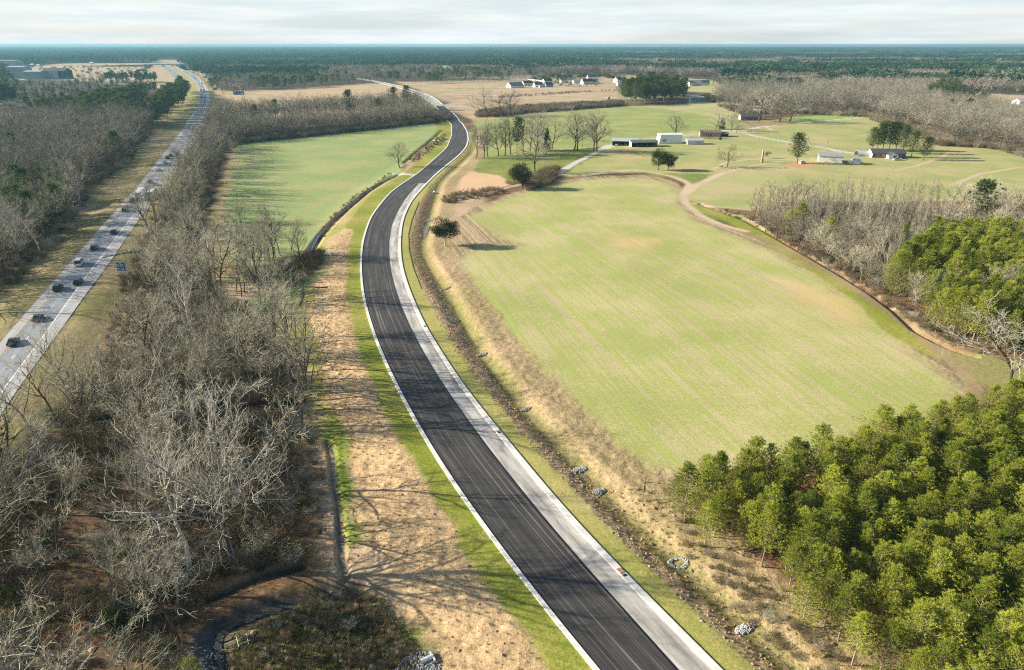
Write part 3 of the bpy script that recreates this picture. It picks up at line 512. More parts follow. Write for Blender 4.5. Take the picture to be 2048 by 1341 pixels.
# ------------------------------------------------------------------ buildings
def quad_gable(mb_wall, w, d, h, rh): mb_wall.prism([(-d/2,0),(d/2,0),(d/2,h),(0,h+rh),(-d/2,h)], -w/2, w/2)
def roof_mb(w, d, h, rh, ov=.4, th=.15):
    m = MB(); s = rh / (d / 2)
    y0 = d / 2 + ov; z0 = h - ov * s
    m.prism([(-y0, z0 + .02), (0, h + rh + .02), (y0, z0 + .02), (y0, z0 + .02 + th), (0, h + rh + .02 + th), (-y0, z0 + .02 + th)], -w/2 - ov, w/2 + ov); return m
def house(name, x, y, label, cat, w, d, h, rh, rot, wall, roof, windows=(), doors=(), group=None, at=None, gable_trim=None, chimney=None):
    """ridge along local x; windows and doors are (face, u, z, width, height): face f front, b back, l left gable, r right gable"""
    p = P(x, y) if at is None else Vector(at); e = empty(name, (p.x, p.y, zat(p.x, p.y) - .05), R(rot)); tag(e, label, cat, group)
    m = MB(); quad_gable(m, w, d, h, rh); m.build('wall', wall, e)
    rf = roof_mb(w, d, h, rh).build('roof', roof, e)
    if chimney: c = MB(); c.box((chimney[0], chimney[1], h + rh * .8 + .5), (.7, .7, 1.9)); c.build('chimney', 'white_paint' if len(chimney) > 2 else 'orange_brick', rf)
    def opening_panel(f, u, z, ww, hh, nm):
        fr = MB(); g = MB()
        if f in 'fb':
            s = -1 if f == 'f' else 1; fr.box((u, s * (d/2 + .02), z + hh/2), (ww + .24, .10, hh + .24)); g.box((u, s * (d/2 + .06), z + hh/2), (ww, .08, hh))
        else:
            s = -1 if f == 'l' else 1; fr.box((s * (w/2 + .02), u, z + hh/2), (.10, ww + .24, hh + .24)); g.box((s * (w/2 + .06), u, z + hh/2), (.08, ww, hh))
        a = fr.build(nm, 'white_paint', e); g.build('pane' if nm == 'window' else 'door_leaf', 'glass' if nm == 'window' else 'dark_inside', a)
    for q in windows: opening_panel(*q, 'window')
    for q in doors: opening_panel(*q, 'door')
    if gable_trim:
        for sx in gable_trim:
            t = MB(); x0 = sx * (w/2 + .012); t.prism([(-d/2,0),(d/2,0),(d/2,h),(0,h+rh),(-d/2,h)], x0 - .012, x0 + .012); t.build('gable', 'white_paint', e)
    return e
# farm buildings
def open_shed(x, y, label, w, d, h, rise, rot, roof, side):
    p = P(x, y); e = empty('open_shed', (p.x, p.y, zat(p.x, p.y)), R(rot)); tag(e, label, 'shed')
    m = MB(); m.box((0, d/2 - .1, h/2), (w, .15, h)); m.build('back_wall', 'dark_inside', e)
    m = MB(); m.prism([(-d/2,0),(d/2,0),(d/2,h),(0,h+rise),(-d/2,h)], -w/2, -w/2 + .15); m.build('side_wall', side, e)
    m = MB(); m.prism([(-d/2,0),(d/2,0),(d/2,h),(0,h+rise),(-d/2,h)], w/2 - .15, w/2); m.build('side_wall', side, e)
    roof_mb(w, d, h, rise, .5).build('roof', roof, e)
    m = MB(); m.box((0, -d/2 - .3, h - .12), (w + .6, .1, .38)); m.build('fascia', 'white_paint', e)
    k = max(3, int(w / 4))
    for i in range(k + 1): m = MB(); m.box((-w/2 + .2 + (w - .4) * i / k, -d/2 + .1, h/2), (.2, .2, h)); m.build('post', 'wood_post', e)
    return e
open_shed(1250, 290, 'open-fronted farm shed with pale grey metal roof, left of the farm buildings', 19, 10, 3.6, 1.5, -10, 'metal_roof', 'wood_post')
open_shed(1286, 292.5, 'low green-roofed shed with a white end wall and dark open front', 20, 8, 3.6, 1.1, 6, 'green_roof', 'white_paint')
# tapered white barn
p = P(1337, 286); e = empty('barn', (p.x, p.y, 0), R(6)); tag(e, 'large white barn with sloping walls and a white roof beside the green-roofed shed', 'barn')
m = MB(); b = len(m.v); w, d, h = 18.5, 9.5, 6.4
for (zz, t) in ((0, 1), (h, .84)):
    for sx, sy in ((-1,-1),(1,-1),(1,1),(-1,1)): m.v.append(Vector((sx * w/2 * (1 if sx > 0 and zz else t if zz else 1), sy * d/2 * t, zz)))
m.f += [(3,2,1,0),(4,5,6,7),(0,1,5,4),(1,2,6,5),(2,3,7,6),(3,0,4,7)]; m.build('wall', 'white_siding', e)
m = MB(); m.prism([(-d*.45, h+.03),(0,h+1.0),(d*.45,h+.03)], -w*.44, w*.53); m.build('roof', 'white_metal', e)
m = MB(); m.box((-w/2 + 4.5, -d/2 * .94 - .05, 1.7), (2.6, .2, 2.9)); m.build('door', 'grey_roof', e)
house('tool_shed', 1388, 288.5, 'small grey metal shed between the white barn and the orange brick house', 'shed', 12.5, 7.5, 3.1, 1.3, 4, 'galvanised', 'metal_roof', doors=[('l', 0, 0, 2.4, 2.3)], windows=[('f', 2, 1.1, 1, .9)])
house('brick_house', 1419, 273, 'long single-storey orange brick house with brown roof and white windows', 'house', 16.5, 8.5, 3.5, 1.5, -7, 'orange_brick', 'brown_roof', windows=[('f', -6, .9, .9, 1.4), ('f', -3.2, .9, .9, 1.2), ('f', .4, .7, 1.4, 1.6), ('f', 4.3, .9, .9, 1.3)], doors=[('f', -1.6, 0.1, 1., 2.1)])
e = open_shed(1444, 273, 'brown-roofed carport attached to the right of the orange brick house', 9, 7, 2.5, .9, -7, 'brown_roof', 'wood_post'); e.name = 'carport'; e['category'] = 'carport'
house('farmhouse', 1500, 240, 'white-gabled house with long dark roof under bare trees at the lane', 'house', 21, 9.5, 3.4, 2.6, -4, 'red_brick', 'dark_shingle', windows=[('l', -2, 1, 1, 1.3), ('f', -5, 1, 1, 1.3), ('f', 2, 1, 1, 1.3)], doors=[('f', -1.5, 0, 1.1, 2.1)], gable_trim=(-1,))
house('workshop', 1659, 323, 'cream metal workshop with grey roof beside the tall lone pine', 'workshop', 14, 10, 3.7, 1.9, -19, 'cream_siding', 'grey_roof', doors=[('r', 1.5, 0, 3, 2.8)], windows=[('r', -3, 1.2, 1, 1)])
house('brick_house', 1771, 314, 'dark red brick house with white gable below the row of pines', 'house', 21.5, 9.5, 3.0, 2.4, -5, 'red_brick', 'dark_shingle', windows=[('f', -7, 1, 1.1, 1.2), ('f', -3.5, 1, 1.1, 1.2), ('f', 7.5, .9, 1, 1.3)], gable_trim=(-1,))
p = P(1771, 314); q = Vector((p.x + .5, p.y - 7.0, 0)); e = house('porch', 0, 0, 'white-gabled screened porch on the front of the dark red brick house', 'porch', 5, 6, 2.6, 1.5, 85, 'white_paint', 'dark_shingle', windows=[('l', -1, .8, 2, 1.6), ('f', 0, .8, 3, 1.5)], at=q)
p = P(1724, 312); e = empty('carport', (p.x, p.y, 0), R(-5)); tag(e, 'rounded silver metal carport at the left end of the dark brick house', 'carport')
m = MB(); pr = [(math.cos(R(a)) * 3.9, 1.2 + math.sin(R(a)) * 2.2) for a in range(0, 181, 15)]; m.prism([(3.9, 0)] + pr + [(-3.9, 0)] + [(x * .97, z * .96) for x, z in [(-3.9, 0)] + pr[::-1] + [(3.9, 0)]], -4, 3); m.build('shell', 'metal_roof', e)
m = MB(); m.box((2.9, 0, 1.2), (.08, 6, 2.2)); m.build('opening_panel', 'dark_inside', e)  # dark sheet standing for the shade inside the open carport end
house('garden_shed', 1711, 327, 'small white box shed beside the green farm trailer', 'shed', 5.2, 3.2, 2.7, .5, -12, 'white_metal', 'galvanised', doors=[('r', 0, 0, 1.2, 1.9)])
p = P(1523.5, 325.5); e = empty('chimney_stack', (p.x, p.y, -.3), R(14)); tag(e, 'lone brick chimney left standing in the field beside a small round tree', 'chimney')
m = MB(); m.box((0, 0, 1.2), (1.35, 1.1, 2.2)); m.build('hearth', 'orange_brick', e); m = MB(); m.box((0, 0, 5.0), (.95, .8, 5.2)); m.build('shaft', 'orange_brick', e); m = MB(); m.box((0, 0, 7.7), (1.1, .95, .2)); m.build('cap', 'concrete_kerb', e)
# machinery in the sheds: a green trailer with red lamp, rubble heap
p = P(1697, 329); e = empty('farm_trailer', (p.x, p.y, 0), R(-30)); tag(e, 'green farm trailer parked between the workshop and the small white shed', 'trailer')
m = MB(); m.box((0, 0, 1.0), (5.5, 2.1, .3)); m.box((-2.6, 0, 1.6), (.2, 2.1, .9)); m.build('bed', 'farm_green', e); m = MB(); m.box((3.6, 0, .9), (2.2, .15, .15)); m.build('drawbar', 'galvanised', e)
for sx in (-1.4, -.2):
    for sy in (-1, 1): m = MB(); m.prism([(sy * 1.12 + .12 * k, 0) for k in (0,)] or [], 0, 0) if False else m.tube([Vector((sx, sy * 1.05, .48)), Vector((sx, sy * 1.3, .48))], [.48, .48], 12); m.build('wheel', 'tyre', e)
m = MB(); m.box((.6, 0, 1.55), (2.2, 1.6, .8)); m.build('load', 'galvanised', e)
rs = random.Random(4)
def rock_heap(label, spots, grp, cat='rock', mat='riprap_stone', name='rock', s=(.4, .8)):
    for i, (x, y) in enumerate(spots):
        m = MB(); r = rs.uniform(*s); b = []
        for k in range(8): pass
        import itertools
        ico = [(0,0,1),(.9,0,.3),(.28,.85,.3),(-.72,.53,.3),(-.72,-.53,.3),(.28,-.85,.3),(0,0,-.4)]
        m.v = [Vector((a * r * rs.uniform(.7, 1.3), b_ * r * rs.uniform(.7, 1.3), c * r * rs.uniform(.6, 1))) for a, b_, c in ico]
        m.f = [(0, 1+i_, 1+(i_+1) % 5) for i_ in range(5)] + [(6, 1+(i_+1) % 5, 1+i_) for i_ in range(5)]
        p = P(x, y); o = m.build(name, mat, None, (p.x, p.y, zat(p.x, p.y) + r * .25), rs.uniform(0, 6)); tag(o, label, cat, grp)
rock_heap('pale boulder in the rubble heap at the foot of the lone bare field tree', [(1431 + i * 2.3 + rs.uniform(-1, 1), 332.5 + i * .35 + rs.uniform(-.8, .8)) for i in range(17)], 'rubble at the bare tree', s=(.5, 1.0))
rock_heap('small white stone lying alone in the field below the lone chimney', [(1569, 337)], None, s=(.8, .9))
# fallen-house slabs
path('path', [(1524, 334), (1540, 331.5), (1559, 328)], 2.6, .06, 'shoulder_concrete')
# riprap check dams and outlets: heaps nobody would count stone by stone
def riprap(label, x, y, rx, ry, rot=0, n=160, ring=False, s=.17, pal=1.):
    p = P(x, y); m = MB(); g = random.Random(int(x)); rx *= .78; ry *= .78; ico = [(0,0,.8),(.9,0,.2),(.28,.85,.2),(-.72,.53,.2),(-.72,-.53,.2),(.28,-.85,.2)]
    for i in range(n):
        a = g.uniform(0, 6.283); rr = math.sqrt(g.uniform(.45 if ring else 0, 1)); px, py = math.cos(a) * rr * rx, math.sin(a) * rr * ry
        px, py = px * math.cos(rot) - py * math.sin(rot), px * math.sin(rot) + py * math.cos(rot)
        r = s * g.uniform(.6, 1.5); t = g.uniform(0, 6); b = len(m.v); z0 = zat(p.x + px, p.y + py) + (0 if ring else .25 * (1 - rr)) + .05
        m.v += [Vector((px + (u * math.cos(t) - v * math.sin(t)) * r, py + (u * math.sin(t) + v * math.cos(t)) * r, z0 + w * r)) for u, v, w in ico]
        m.f += [(b, b + 1 + k, b + 1 + (k + 1) % 5) for k in range(5)]
    o = m.build('gravel', 'riprap_stone', None, (p.x, p.y, 0)); tag(o, label, 'riprap', kind='stuff')
for x, y, rx, ry in ((892, 571, 2.2, .8), (909, 633, 1.6, 2.2), (963, 702, 2.0, .9), (1052, 811, 1.7, .8), (1159, 930, 2.0, 1.0), (1199, 974, 1.6, 1.0), (1492, 1246, 2.2, .9), (859, 436, 1.6, 3.5)):
    riprap('white riprap stones in the roadside ditch', x, y, rx, ry, .5, 150)
riprap('ring of white riprap stones in the ditch', 1358, 1115, 1.9, 1.4, 0, 170, True)
riprap('patch of white riprap stones at the pipe outlet below the mulched bank', 835, 1322, 3.6, 3.2, 0, 420)
riprap('line of white stones along the highway bank', 262, 503, 1.1, 14, -.62, 260, s=.3)
riprap('white stones at the left ditch end', 688, 512, 1.5, 1.2, 0, 90)
riprap('stones in the swampy stream corner', 412, 1300, 2.0, 4, 0, 60, s=.16)
def pipe(label, x, y, rot, r=.45, L=3):
    p = P(x, y); e = empty('drain_pipe', (p.x, p.y, zat(p.x, p.y)), R(rot)); tag(e, label, 'pipe')
    m = MB(); k = 14
    pr = [(math.cos(6.2832 * i / k) * r, r + math.sin(6.2832 * i / k) * r) for i in range(k)]; pi = [(a * .82, r + (b - r) * .82) for a, b in pr]
    for i in range(k):
        j = (i + 1) % k
        for q in ((pr, 0), (pi, 1)):
            a, b = q[0][i], q[0][j]; m.face((0, a[0], a[1]), (0, b[0], b[1]), (L, b[0], b[1]), (L, a[0], a[1]))
        m.face((0, *pr[i]), (0, *pr[j]), (0, *pi[j]), (0, *pi[i]))
    m.build('pipe', 'white_metal', e)
    [(lambda q: (q.box((.1, s * (r + .25), r * .8), (.2, .5, r * 1.8)), q.build('wing_wall', 'concrete_kerb', e)))(MB()) for s in (-1, 1)]
pipe('white drain pipe end at the riprap below the mulched bank', 866, 1302, -150, .3, 1.7); pipe('white pipe mouth in the ditch left of the road bend', 664, 511, 160, .6, 2.4); pipe('white pipe mouth beside the bare tan triangle', 869, 384, 100, .5, 2.2)
# standing water in the ditch
def puddle(px, z, mat, label=None):
    a = poly(px); m = MB(); m.face(*[(x, y, z) for x, y in a]); o = m.build('water', mat); tag(o, kind='structure')
for q in ([(1160,935),(1172,940),(1198,968),(1188,972),(1165,952)], [(1124,903),(1134,906),(1150,925),(1140,926)], [(1455,1222),(1466,1222),(1484,1244),(1474,1246)], [(1488,1256),(1500,1256),(1560,1300),(1600,1345),(1580,1350),(1530,1302)],
          [(850,448),(860,446),(852,470),(844,472)]): puddle(q, -1.12, 'muddy_water')
puddle([(592,1183),(545,1197),(490,1217),(455,1231),(434,1247),(430,1272),(440,1310),(458,1350),(450,1350),(428,1300),(423,1264),(430,1242),(458,1224),(498,1208),(560,1189)], -2.25, 'dark_water')
puddle([(660,430),(650,442),(624,490),(614,508),(619,490),(642,450)], -1.9, 'dark_water')
# square white frame lying in the marsh, silt fence stakes
p = P(484, 1267); e = empty('garden_chair', (p.x, p.y, zat(p.x, p.y)), .5); tag(e, 'white broken metal frame lying in the olive marsh', 'metal frame'); e.name = 'metal_frame'
for a, b in (((-.8, -.5), (.8, -.5)), ((-.8, .5), (.8, .5)), ((-.7, -.9), (-.7, .9)), ((.5, -.9), (.5, .9)), ((-2.2, .5), (-.8, .5))):
    m = MB(); m.tube([Vector((*a, .35)), Vector((*b, .45))], [.035, .035], 6); m.build('bar', 'white_metal', e)
def silt_fence(px, label, h=.5, nm='silt_fence'):
    a = poly(px); e = empty(nm, (a[0][0], a[0][1], 0)); tag(e, label, 'fence'); m = MB()
    for (x0, y0), (x1, y1) in zip(a[:-1], a[1:]):
        L = math.hypot(x1 - x0, y1 - y0); k = max(1, int(L / 2.2))
        for i in range(k):
            c0 = (x0 + (x1 - x0) * i / k, y0 + (y1 - y0) * i / k); c1 = (x0 + (x1 - x0) * (i + 1) / k, y0 + (y1 - y0) * (i + 1) / k)
            z0, z1 = zat(*c0), zat(*c1); o = Vector((a[0][0], a[0][1], 0)); n = Vector((-(y1 - y0), x1 - x0, 0)).normalized() * .02
            A, B_ = Vector((*c0, z0 - .1)) - o, Vector((*c1, z1 - .1)) - o; up = Vector((0, 0, h))
            m.face(A - n, B_ - n, B_ - n + up, A - n + up); m.face(B_ + n, A + n, A + n + up, B_ + n + up); m.face(A - n + up, B_ - n + up, B_ + n + up, A + n + up)
            if i % 1 == 0: s = MB(); s.box((A.x, A.y, A.z + .55), (.07, .07, 1.2)); s.build('stake', 'wood_post', e)
    m.build('fabric', 'dark_inside', e)
silt_fence([(655, 575), (606, 568), (598, 606)], 'black silt fence turning a corner below the tan mulched bank')
silt_fence([(838,405),(824,440),(817,470),(818,500),(827,538),(843,578)], 'black silt fence along the brown slope right of the road bend', .25)
silt_fence([(1285,1000),(1290,965),(1400,975)], 'wire fence with pale posts at the bottom edge of the big field', .15, 'wire_fence')
# drain inlets on the right kerb
ii = 0
for x, y, lb in ((799, 475, 'first dark drain box on the right kerb at the bend'), (842, 652, 'drain box on the right kerb beside the middle of the bare field margin'), (984, 862, 'drain box on the right kerb near the light scuffs on the asphalt'), (1229, 1144, 'rusty drain box on the right kerb, nearest the pines')):
    p = P(x, y); e = empty('drain_inlet', (float(fRR(p.y)) + .15, p.y, .19), math.atan2(float(fRR(p.y + 1) - fRR(p.y - 1)), 2) * -1); tag(e, lb, 'drain')
    m = MB(); m.box((0, 0, .04), (.7, 1.0, .10)); m.build('slab', 'concrete_kerb' if y < 1100 else 'orange_brick', e); m = MB(); m.box((0, -1.0, .02), (.5, .4, .10)); m.build('grate', 'dark_inside', e)
# ------------------------------------------------------------------ subdivision and far houses
hl = [(1030,176,20,14,3,4.5,0,'white_siding','grey_roof','house with a large grey hip roof, first of the subdivision at the stubble field'),
 (1054,171,15,9,3.5,3,0,'white_siding','dark_shingle','white gabled house right behind the grey-roofed subdivision house'),
 (1076,174.5,12,8,3.6,3,-8,'white_siding','dark_shingle','white house with dark roof at the field edge of the subdivision'),
 (1097,174.5,10,9,3,3.5,20,'blue_grey_and_shade','dark_shingle','blue-grey house at the corner of the subdivision lane'),
 (1094,167,14,9,3.6,3.4,0,'white_siding','dark_shingle','white gabled house beside the dark tree of the subdivision'),
 (1081,175.5,4,3,2.4,1,0,'white_siding','metal_roof','tiny white shed before the blue-grey subdivision house'),
 (1124,166,13,10,3.8,3.6,12,'white_siding','grey_roof','white house with steep grey roof right of the dark subdivision tree'),
 (1142,164,12,9,3.2,3,-15,'cream_siding','dark_shingle','cream house with dark roof in the middle of the subdivision'),
 (1152,166.5,9,8,3,2.6,10,'cream_siding','grey_roof','small cream house behind the hedge of the subdivision'),
 (1173,168.5,15,10,4,4,-10,'white_siding','dark_shingle','tall white gabled house at the right edge of the stubble field'),
 (1186,168,9,8,3.4,3,15,'white_siding','dark_shingle','white house wing with dark roof beside the bare round tree'),
 (1183,159,14,9,4,4,-20,'white_siding','dark_shingle','white house with twin steep gables at the back of the subdivision'),
 (1141,155,16,8,3,2.6,0,'blue_grey_and_shade','dark_shingle','long blue-grey house in front of the conifers'),
 (1236,165,14,10,4,4,15,'white_siding','dark_shingle','white gabled house partly behind the tall pines'),
 (1242,172,12,9,3.4,3,-20,'white_siding','grey_roof','white house with grey roof at the left foot of the tall pines'),
 (1240,153,32,10,3.6,1.6,0,'white_siding','red_roof','long low building with a red roof behind the subdivision'),
 (1380,172,8,8,4,3,0,'white_siding','grey_roof','narrow white house at the right edge of the tall pines'),
 (1390,171.5,15,10,3.6,4.2,8,'cream_siding','grey_roof','cream house with blue-grey roof beyond the tall pines'),
 (1409,170,12,9,3,4,0,'cream_siding','dark_shingle','cream house with dark roof, second beyond the tall pines'),
 (1394,203,17,9,5.2,.8,0,'blue_grey_and_shade','white_metal','long building with shade-blue wall and white roof at the field edge'),  # blue of the front is its shaded side, put into the wall colour
 (1953,190,17,10,3.6,3.4,8,'white_siding','white_metal','white farmhouse with white roof at the far right clearing'),
 (1966,191.5,11,8,2.6,2,0,'orange_brick','grey_roof','low pink house behind the dark round tree at the far right'),
 (2040,208,20,10,3.6,2.6,-6,'white_siding','white_metal','white house at the right edge beside the far road'),
 (968,125,90,40,9,4,0,'white_siding','metal_roof','huge white shed in the distant forest, centre'),(1012,126,40,30,8,3,0,'white_siding','white_metal','smaller white shed in the distant forest right of the huge one'),
 (927,133,16,12,6,4,0,'white_siding','white_metal','white house at the end of the distant tan field'),(910,131,10,8,5,3,0,'white_siding','white_metal','tiny white hut left of the distant white house'),
 (63,132,18,10,4,3,0,'white_siding','white_metal','white house at the tree belt on the far left'),(77,133,10,8,4,2,0,'white_siding','white_metal','small white hut right of the far left white house'),(184,129,12,9,5,3,0,'white_siding','white_metal','lone white house at the distant forest edge, left'),
 (497,130,26,14,5,3,10,'white_siding','dark_shingle','dark-roofed farmhouse in the distant field'),(512,129,10,10,11,3,0,'white_siding','white_metal','tall white silo house in the distant farmyard'),(523,130,24,14,8,4,0,'blue_grey_and_shade','dark_shingle','blue-grey barn in the distant farmyard'),(574,133,16,10,4,3,0,'dark_inside','dark_shingle','small black barn alone in the distant field'),(484,133,12,8,4,2,0,'orange_brick','red_roof','pink house at the left of the distant farmyard'),
 (744,203,9,7,3,1.8,10,'white_siding','green_roof','small teal-roofed shed behind the hedgerow woods'),
 (6,214,30,12,4,2,10,'white_siding','white_metal','white-roofed building at the left edge of the photo'),
 (43,157,38,30,24,2,0,'blue_grey_and_shade','galvanised','tall pale factory hall with shade-blue walls on the far left'),(75,159,36,30,16,2,0,'blue_grey_and_shade','galvanised','low factory wing with shade-blue walls in the middle of the plant'),(109,158,36,26,16,6,0,'galvanised','dark_shingle','factory hall with a long dark roof at the right of the plant'),(134,158,10,24,13,5,0,'dark_inside','dark_shingle','dark factory end building at the right of the plant'),  # hall and wing: shade on their faces is put into the wall colour
 (18,134,78,40,20,2,0,'blue_grey_and_shade','grey_roof','grey plant block at the very far left behind the factory'),
 (296,137,14,8,5,2,0,'dark_inside','dark_shingle','dark low building left of the highway bridge'),(283,143,26,8,4,2,0,'dark_inside','farm_green','long dark green shed left of the highway bridge')]
for x, y, w, d, h, rh, rot, wall, roof, lb in hl:
    if 150 < y < 212 and wall == 'white_siding': rot += 32
    if 150 < y < 180 and w < 25: w *= 1.35; d *= 1.2; h *= 1.25; rh *= 1.25
    win = [('f', -w * .3, 1, 1.2, 1.4), ('f', w * .25, 1, 1.2, 1.4), ('l', 0, 1, 1.2, 1.4)] if 150 < y < 212 and w < 25 and h < 5 else []
    house('house' if h < 7 else 'hall', x, y, lb, 'house' if h < 7 else 'hall', w, d, h, rh, rot, wall, roof, win, [('f', 0, 0, 1.1, 2.1)] if win else [])
# white garden fence of the subdivision
a, b = P(1056, 160.5), P(1086, 163.5); e = empty('board_fence', a); tag(e, 'long white board fence at the back of the subdivision', 'fence'); dx, dy = b.x - a.x, b.y - a.y; L = math.hypot(dx, dy); rz = math.atan2(dy, dx)
m = MB(); m.box((dx/2, dy/2, 1.1), (L, .12, 1.8), rz); m.build('board_panel', 'white_paint', e)
for i in range(9): m = MB(); m.box((dx * i / 8, dy * i / 8 - .12, 1.15), (.18, .18, 2.3), rz); m.build('post', 'white_paint', e)
# water tower on the horizon
p = P(551, 95); p = Vector((PZ(551, 93, 9000).x, 9000, 0)); e = empty('water_tower', p); tag(e, 'tiny water tower on the horizon above the distant forest', 'water tower')
m = MB(); m.tube([Vector((0, 0, z)) for z in (30, 34, 40, 45, 47)], [4, 11, 13, 8, 1], 14); m.build('tank', 'galvanised', e); m = MB(); m.tube([Vector((0, 0, 0)), Vector((0, 0, 31))], [3, 2.5], 8); m.build('column', 'galvanised', e)
# ------------------------------------------------------------------ overpass
pa, pb = P(304, 133.5), P(374, 134); e = empty('bridge', (0, 0, 0)); tag(e, 'dark highway overpass bridge crossing both carriageways in the distance', 'bridge')
ym = pa.y; zt = PZ(340, 129, ym).z; m = MB(); m.box(((pa.x + pb.x)/2, ym, zt - 1.2), (pb.x - pa.x + 10, 12, 2.2)); m.build('deck', 'grey_roof', e)
for s in (-1, 1): m = MB(); m.box(((pa.x + pb.x)/2, ym + s * 5.8, zt + .45), (pb.x - pa.x + 8, .3, 1.0)); m.build('parapet', 'shoulder_concrete', e)
for px in (322, 340.5, 358):
    for s in (-1, 1): q = P(px, 133.8); m = MB(); m.box((q.x, ym + s * 3.5, (zt - 2.3) / 2), (2.2, 1.4, zt - 2.3)); m.build('pier', 'shoulder_concrete', e)
for q, s in ((pa, -1), (pb, 1)):
    m = MB(); m.prismy([(q.x - s * 4, 0), (q.x + s * 230, 0), (q.x + s * 230, 1.5), (q.x + s * 14, zt - 2.4), (q.x + s * 3, zt - 2.4)], ym - 9, ym + 9)
    o = m.build('terrain', 'farm_green' if 0 else 'brush_green'); tag(o, kind='structure')
    m = MB(); m.prismy([(q.x + s * 3, zt - 2.3), (q.x + s * 230, 1.6), (q.x + s * 230, 1.9), (q.x + s * 3, zt - .2)], ym - 5, ym + 5); o = m.build('road', 'shoulder_concrete'); tag(o, kind='structure')
# ------------------------------------------------------------------ signs and poles
def board(name, label, cat, x0, x1, yt, yb, ybase, base, poles, marks, name_pole='pole', frame=None, tilt=0., edge=.25):
    xc = (x0 + x1) / 2; Y = P(xc, ybase).y; a = PZ(x0, yt, Y); b = PZ(x1, yb, Y); w, h = b.x - a.x, a.z - b.z; cx, cz = (a.x + b.x) / 2, (a.z + b.z) / 2
    e = empty(name, (cx, Y, 0), tilt); tag(e, label, cat)
    m = MB(); m.box((0, 0, cz), (w, edge, h)); pn = m.build('panel', base, e, bevel=.03)
    if frame:
        m = MB()
        for q in (((0, -edge/2 - .03, cz + h/2 - .07), (w, .05, .14)), ((0, -edge/2 - .03, cz - h/2 + .07), (w, .05, .14)), ((-w/2 + .07, -edge/2 - .03, cz), (.14, .05, h - .3)), ((w/2 - .07, -edge/2 - .03, cz), (.14, .05, h - .3))): m.box(*q)
        m.build('border', frame, pn)
    for u, v, ww, hh, mt in marks: m = MB(); m.box((-w/2 + u * w, -edge/2 - .025, cz + h/2 - v * h), (ww * w, .05, hh * h)); m.build('emblem', mt, pn)
    for u in poles: m = MB(); m.tube([Vector((-w/2 + u * w, edge/2 + .15, -.3)), Vector((-w/2 + u * w, edge/2 + .15, cz + h * .3))], [.03 * w, .03 * w] if w > 8 else [.09, .09], 8); m.build(name_pole, 'galvanised', e)
    return e
board('road_sign', 'dark blue highway services sign with logo panels beside the highway shoulder', 'road sign', 230, 254, 524, 542.5, 550, 'sign_blue', (.2, .8), [(.5, .12, .34, .08, 'white_paint'), (.22, .38, .3, .24, 'white_paint'), (.22, .38, .2, .14, 'sign_ochre'), (.62, .38, .3, .24, 'white_paint'), (.62, .38, .2, .12, 'sign_green'), (.25, .78, .3, .22, 'white_paint'), (.25, .78, .22, .10, 'sign_red'), (.66, .78, .3, .22, 'paint_silver')], 'post', 'white_paint')
board('billboard', 'white billboard with a red middle panel beside the distant woods', 'billboard', 459, 480, 167.6, 173.2, 189, 'sign_red', (.97,), [(.17, .5, .30, .92, 'white_paint'), (.17, .5, .18, .5, 'sign_ochre'), (.82, .5, .32, .92, 'white_paint'), (.82, .48, .2, .5, 'sign_blue'), (.5, .35, .2, .16, 'white_paint'), (.5, .65, .2, .14, 'white_paint')])
board('billboard', 'dark blue billboard with white lettering blotches on a tall single post', 'billboard', 466, 488.5, 183.4, 190.2, 212, 'sign_blue', (.95,), [(.12, .5, .22, .85, 'paint_silver'), (.45, .62, .12, .3, 'white_paint'), (.56, .6, .1, .3, 'sign_red'), (.8, .6, .22, .34, 'white_paint'), (.12, .5, .12, .4, 'sign_dark')])
board('road_sign', 'large green highway direction sign at the exit ramp', 'road sign', 407, 415, 152, 157, 160, 'sign_green', (.2, .8), [(.5, .3, .6, .14, 'white_paint'), (.5, .65, .6, .14, 'white_paint')], 'post')
board('road_sign', 'small green highway sign nearest the bridge', 'road sign', 385, 387.5, 145, 147.5, 150, 'sign_green', (.5,), [(.5, .5, .5, .2, 'white_paint')], 'post')
board('road_sign', 'dark blue roadside sign right of the trucks', 'road sign', 426.5, 434, 175.6, 180.6, 184, 'sign_dark', (.2, .8), [(.6, .4, .15, .2, 'white_paint')], 'post')
board('road_sign', 'dark teal roadside sign at the truck shadow', 'road sign', 431, 437, 201, 204, 208, 'sign_green', (.2, .8), [(.5, .5, .4, .2, 'white_paint')], 'post')
board('billboard', 'pale blue and white billboard half hidden in the left woods', 'billboard', 61, 81, 281.5, 292, 300, 'paint_silver', (.3, .7), [(.28, .3, .3, .3, 'white_paint'), (.6, .35, .15, .5, 'sign_blue'), (.3, .75, .3, .25, 'white_paint'), (.8, .5, .1, .6, 'sign_blue')])
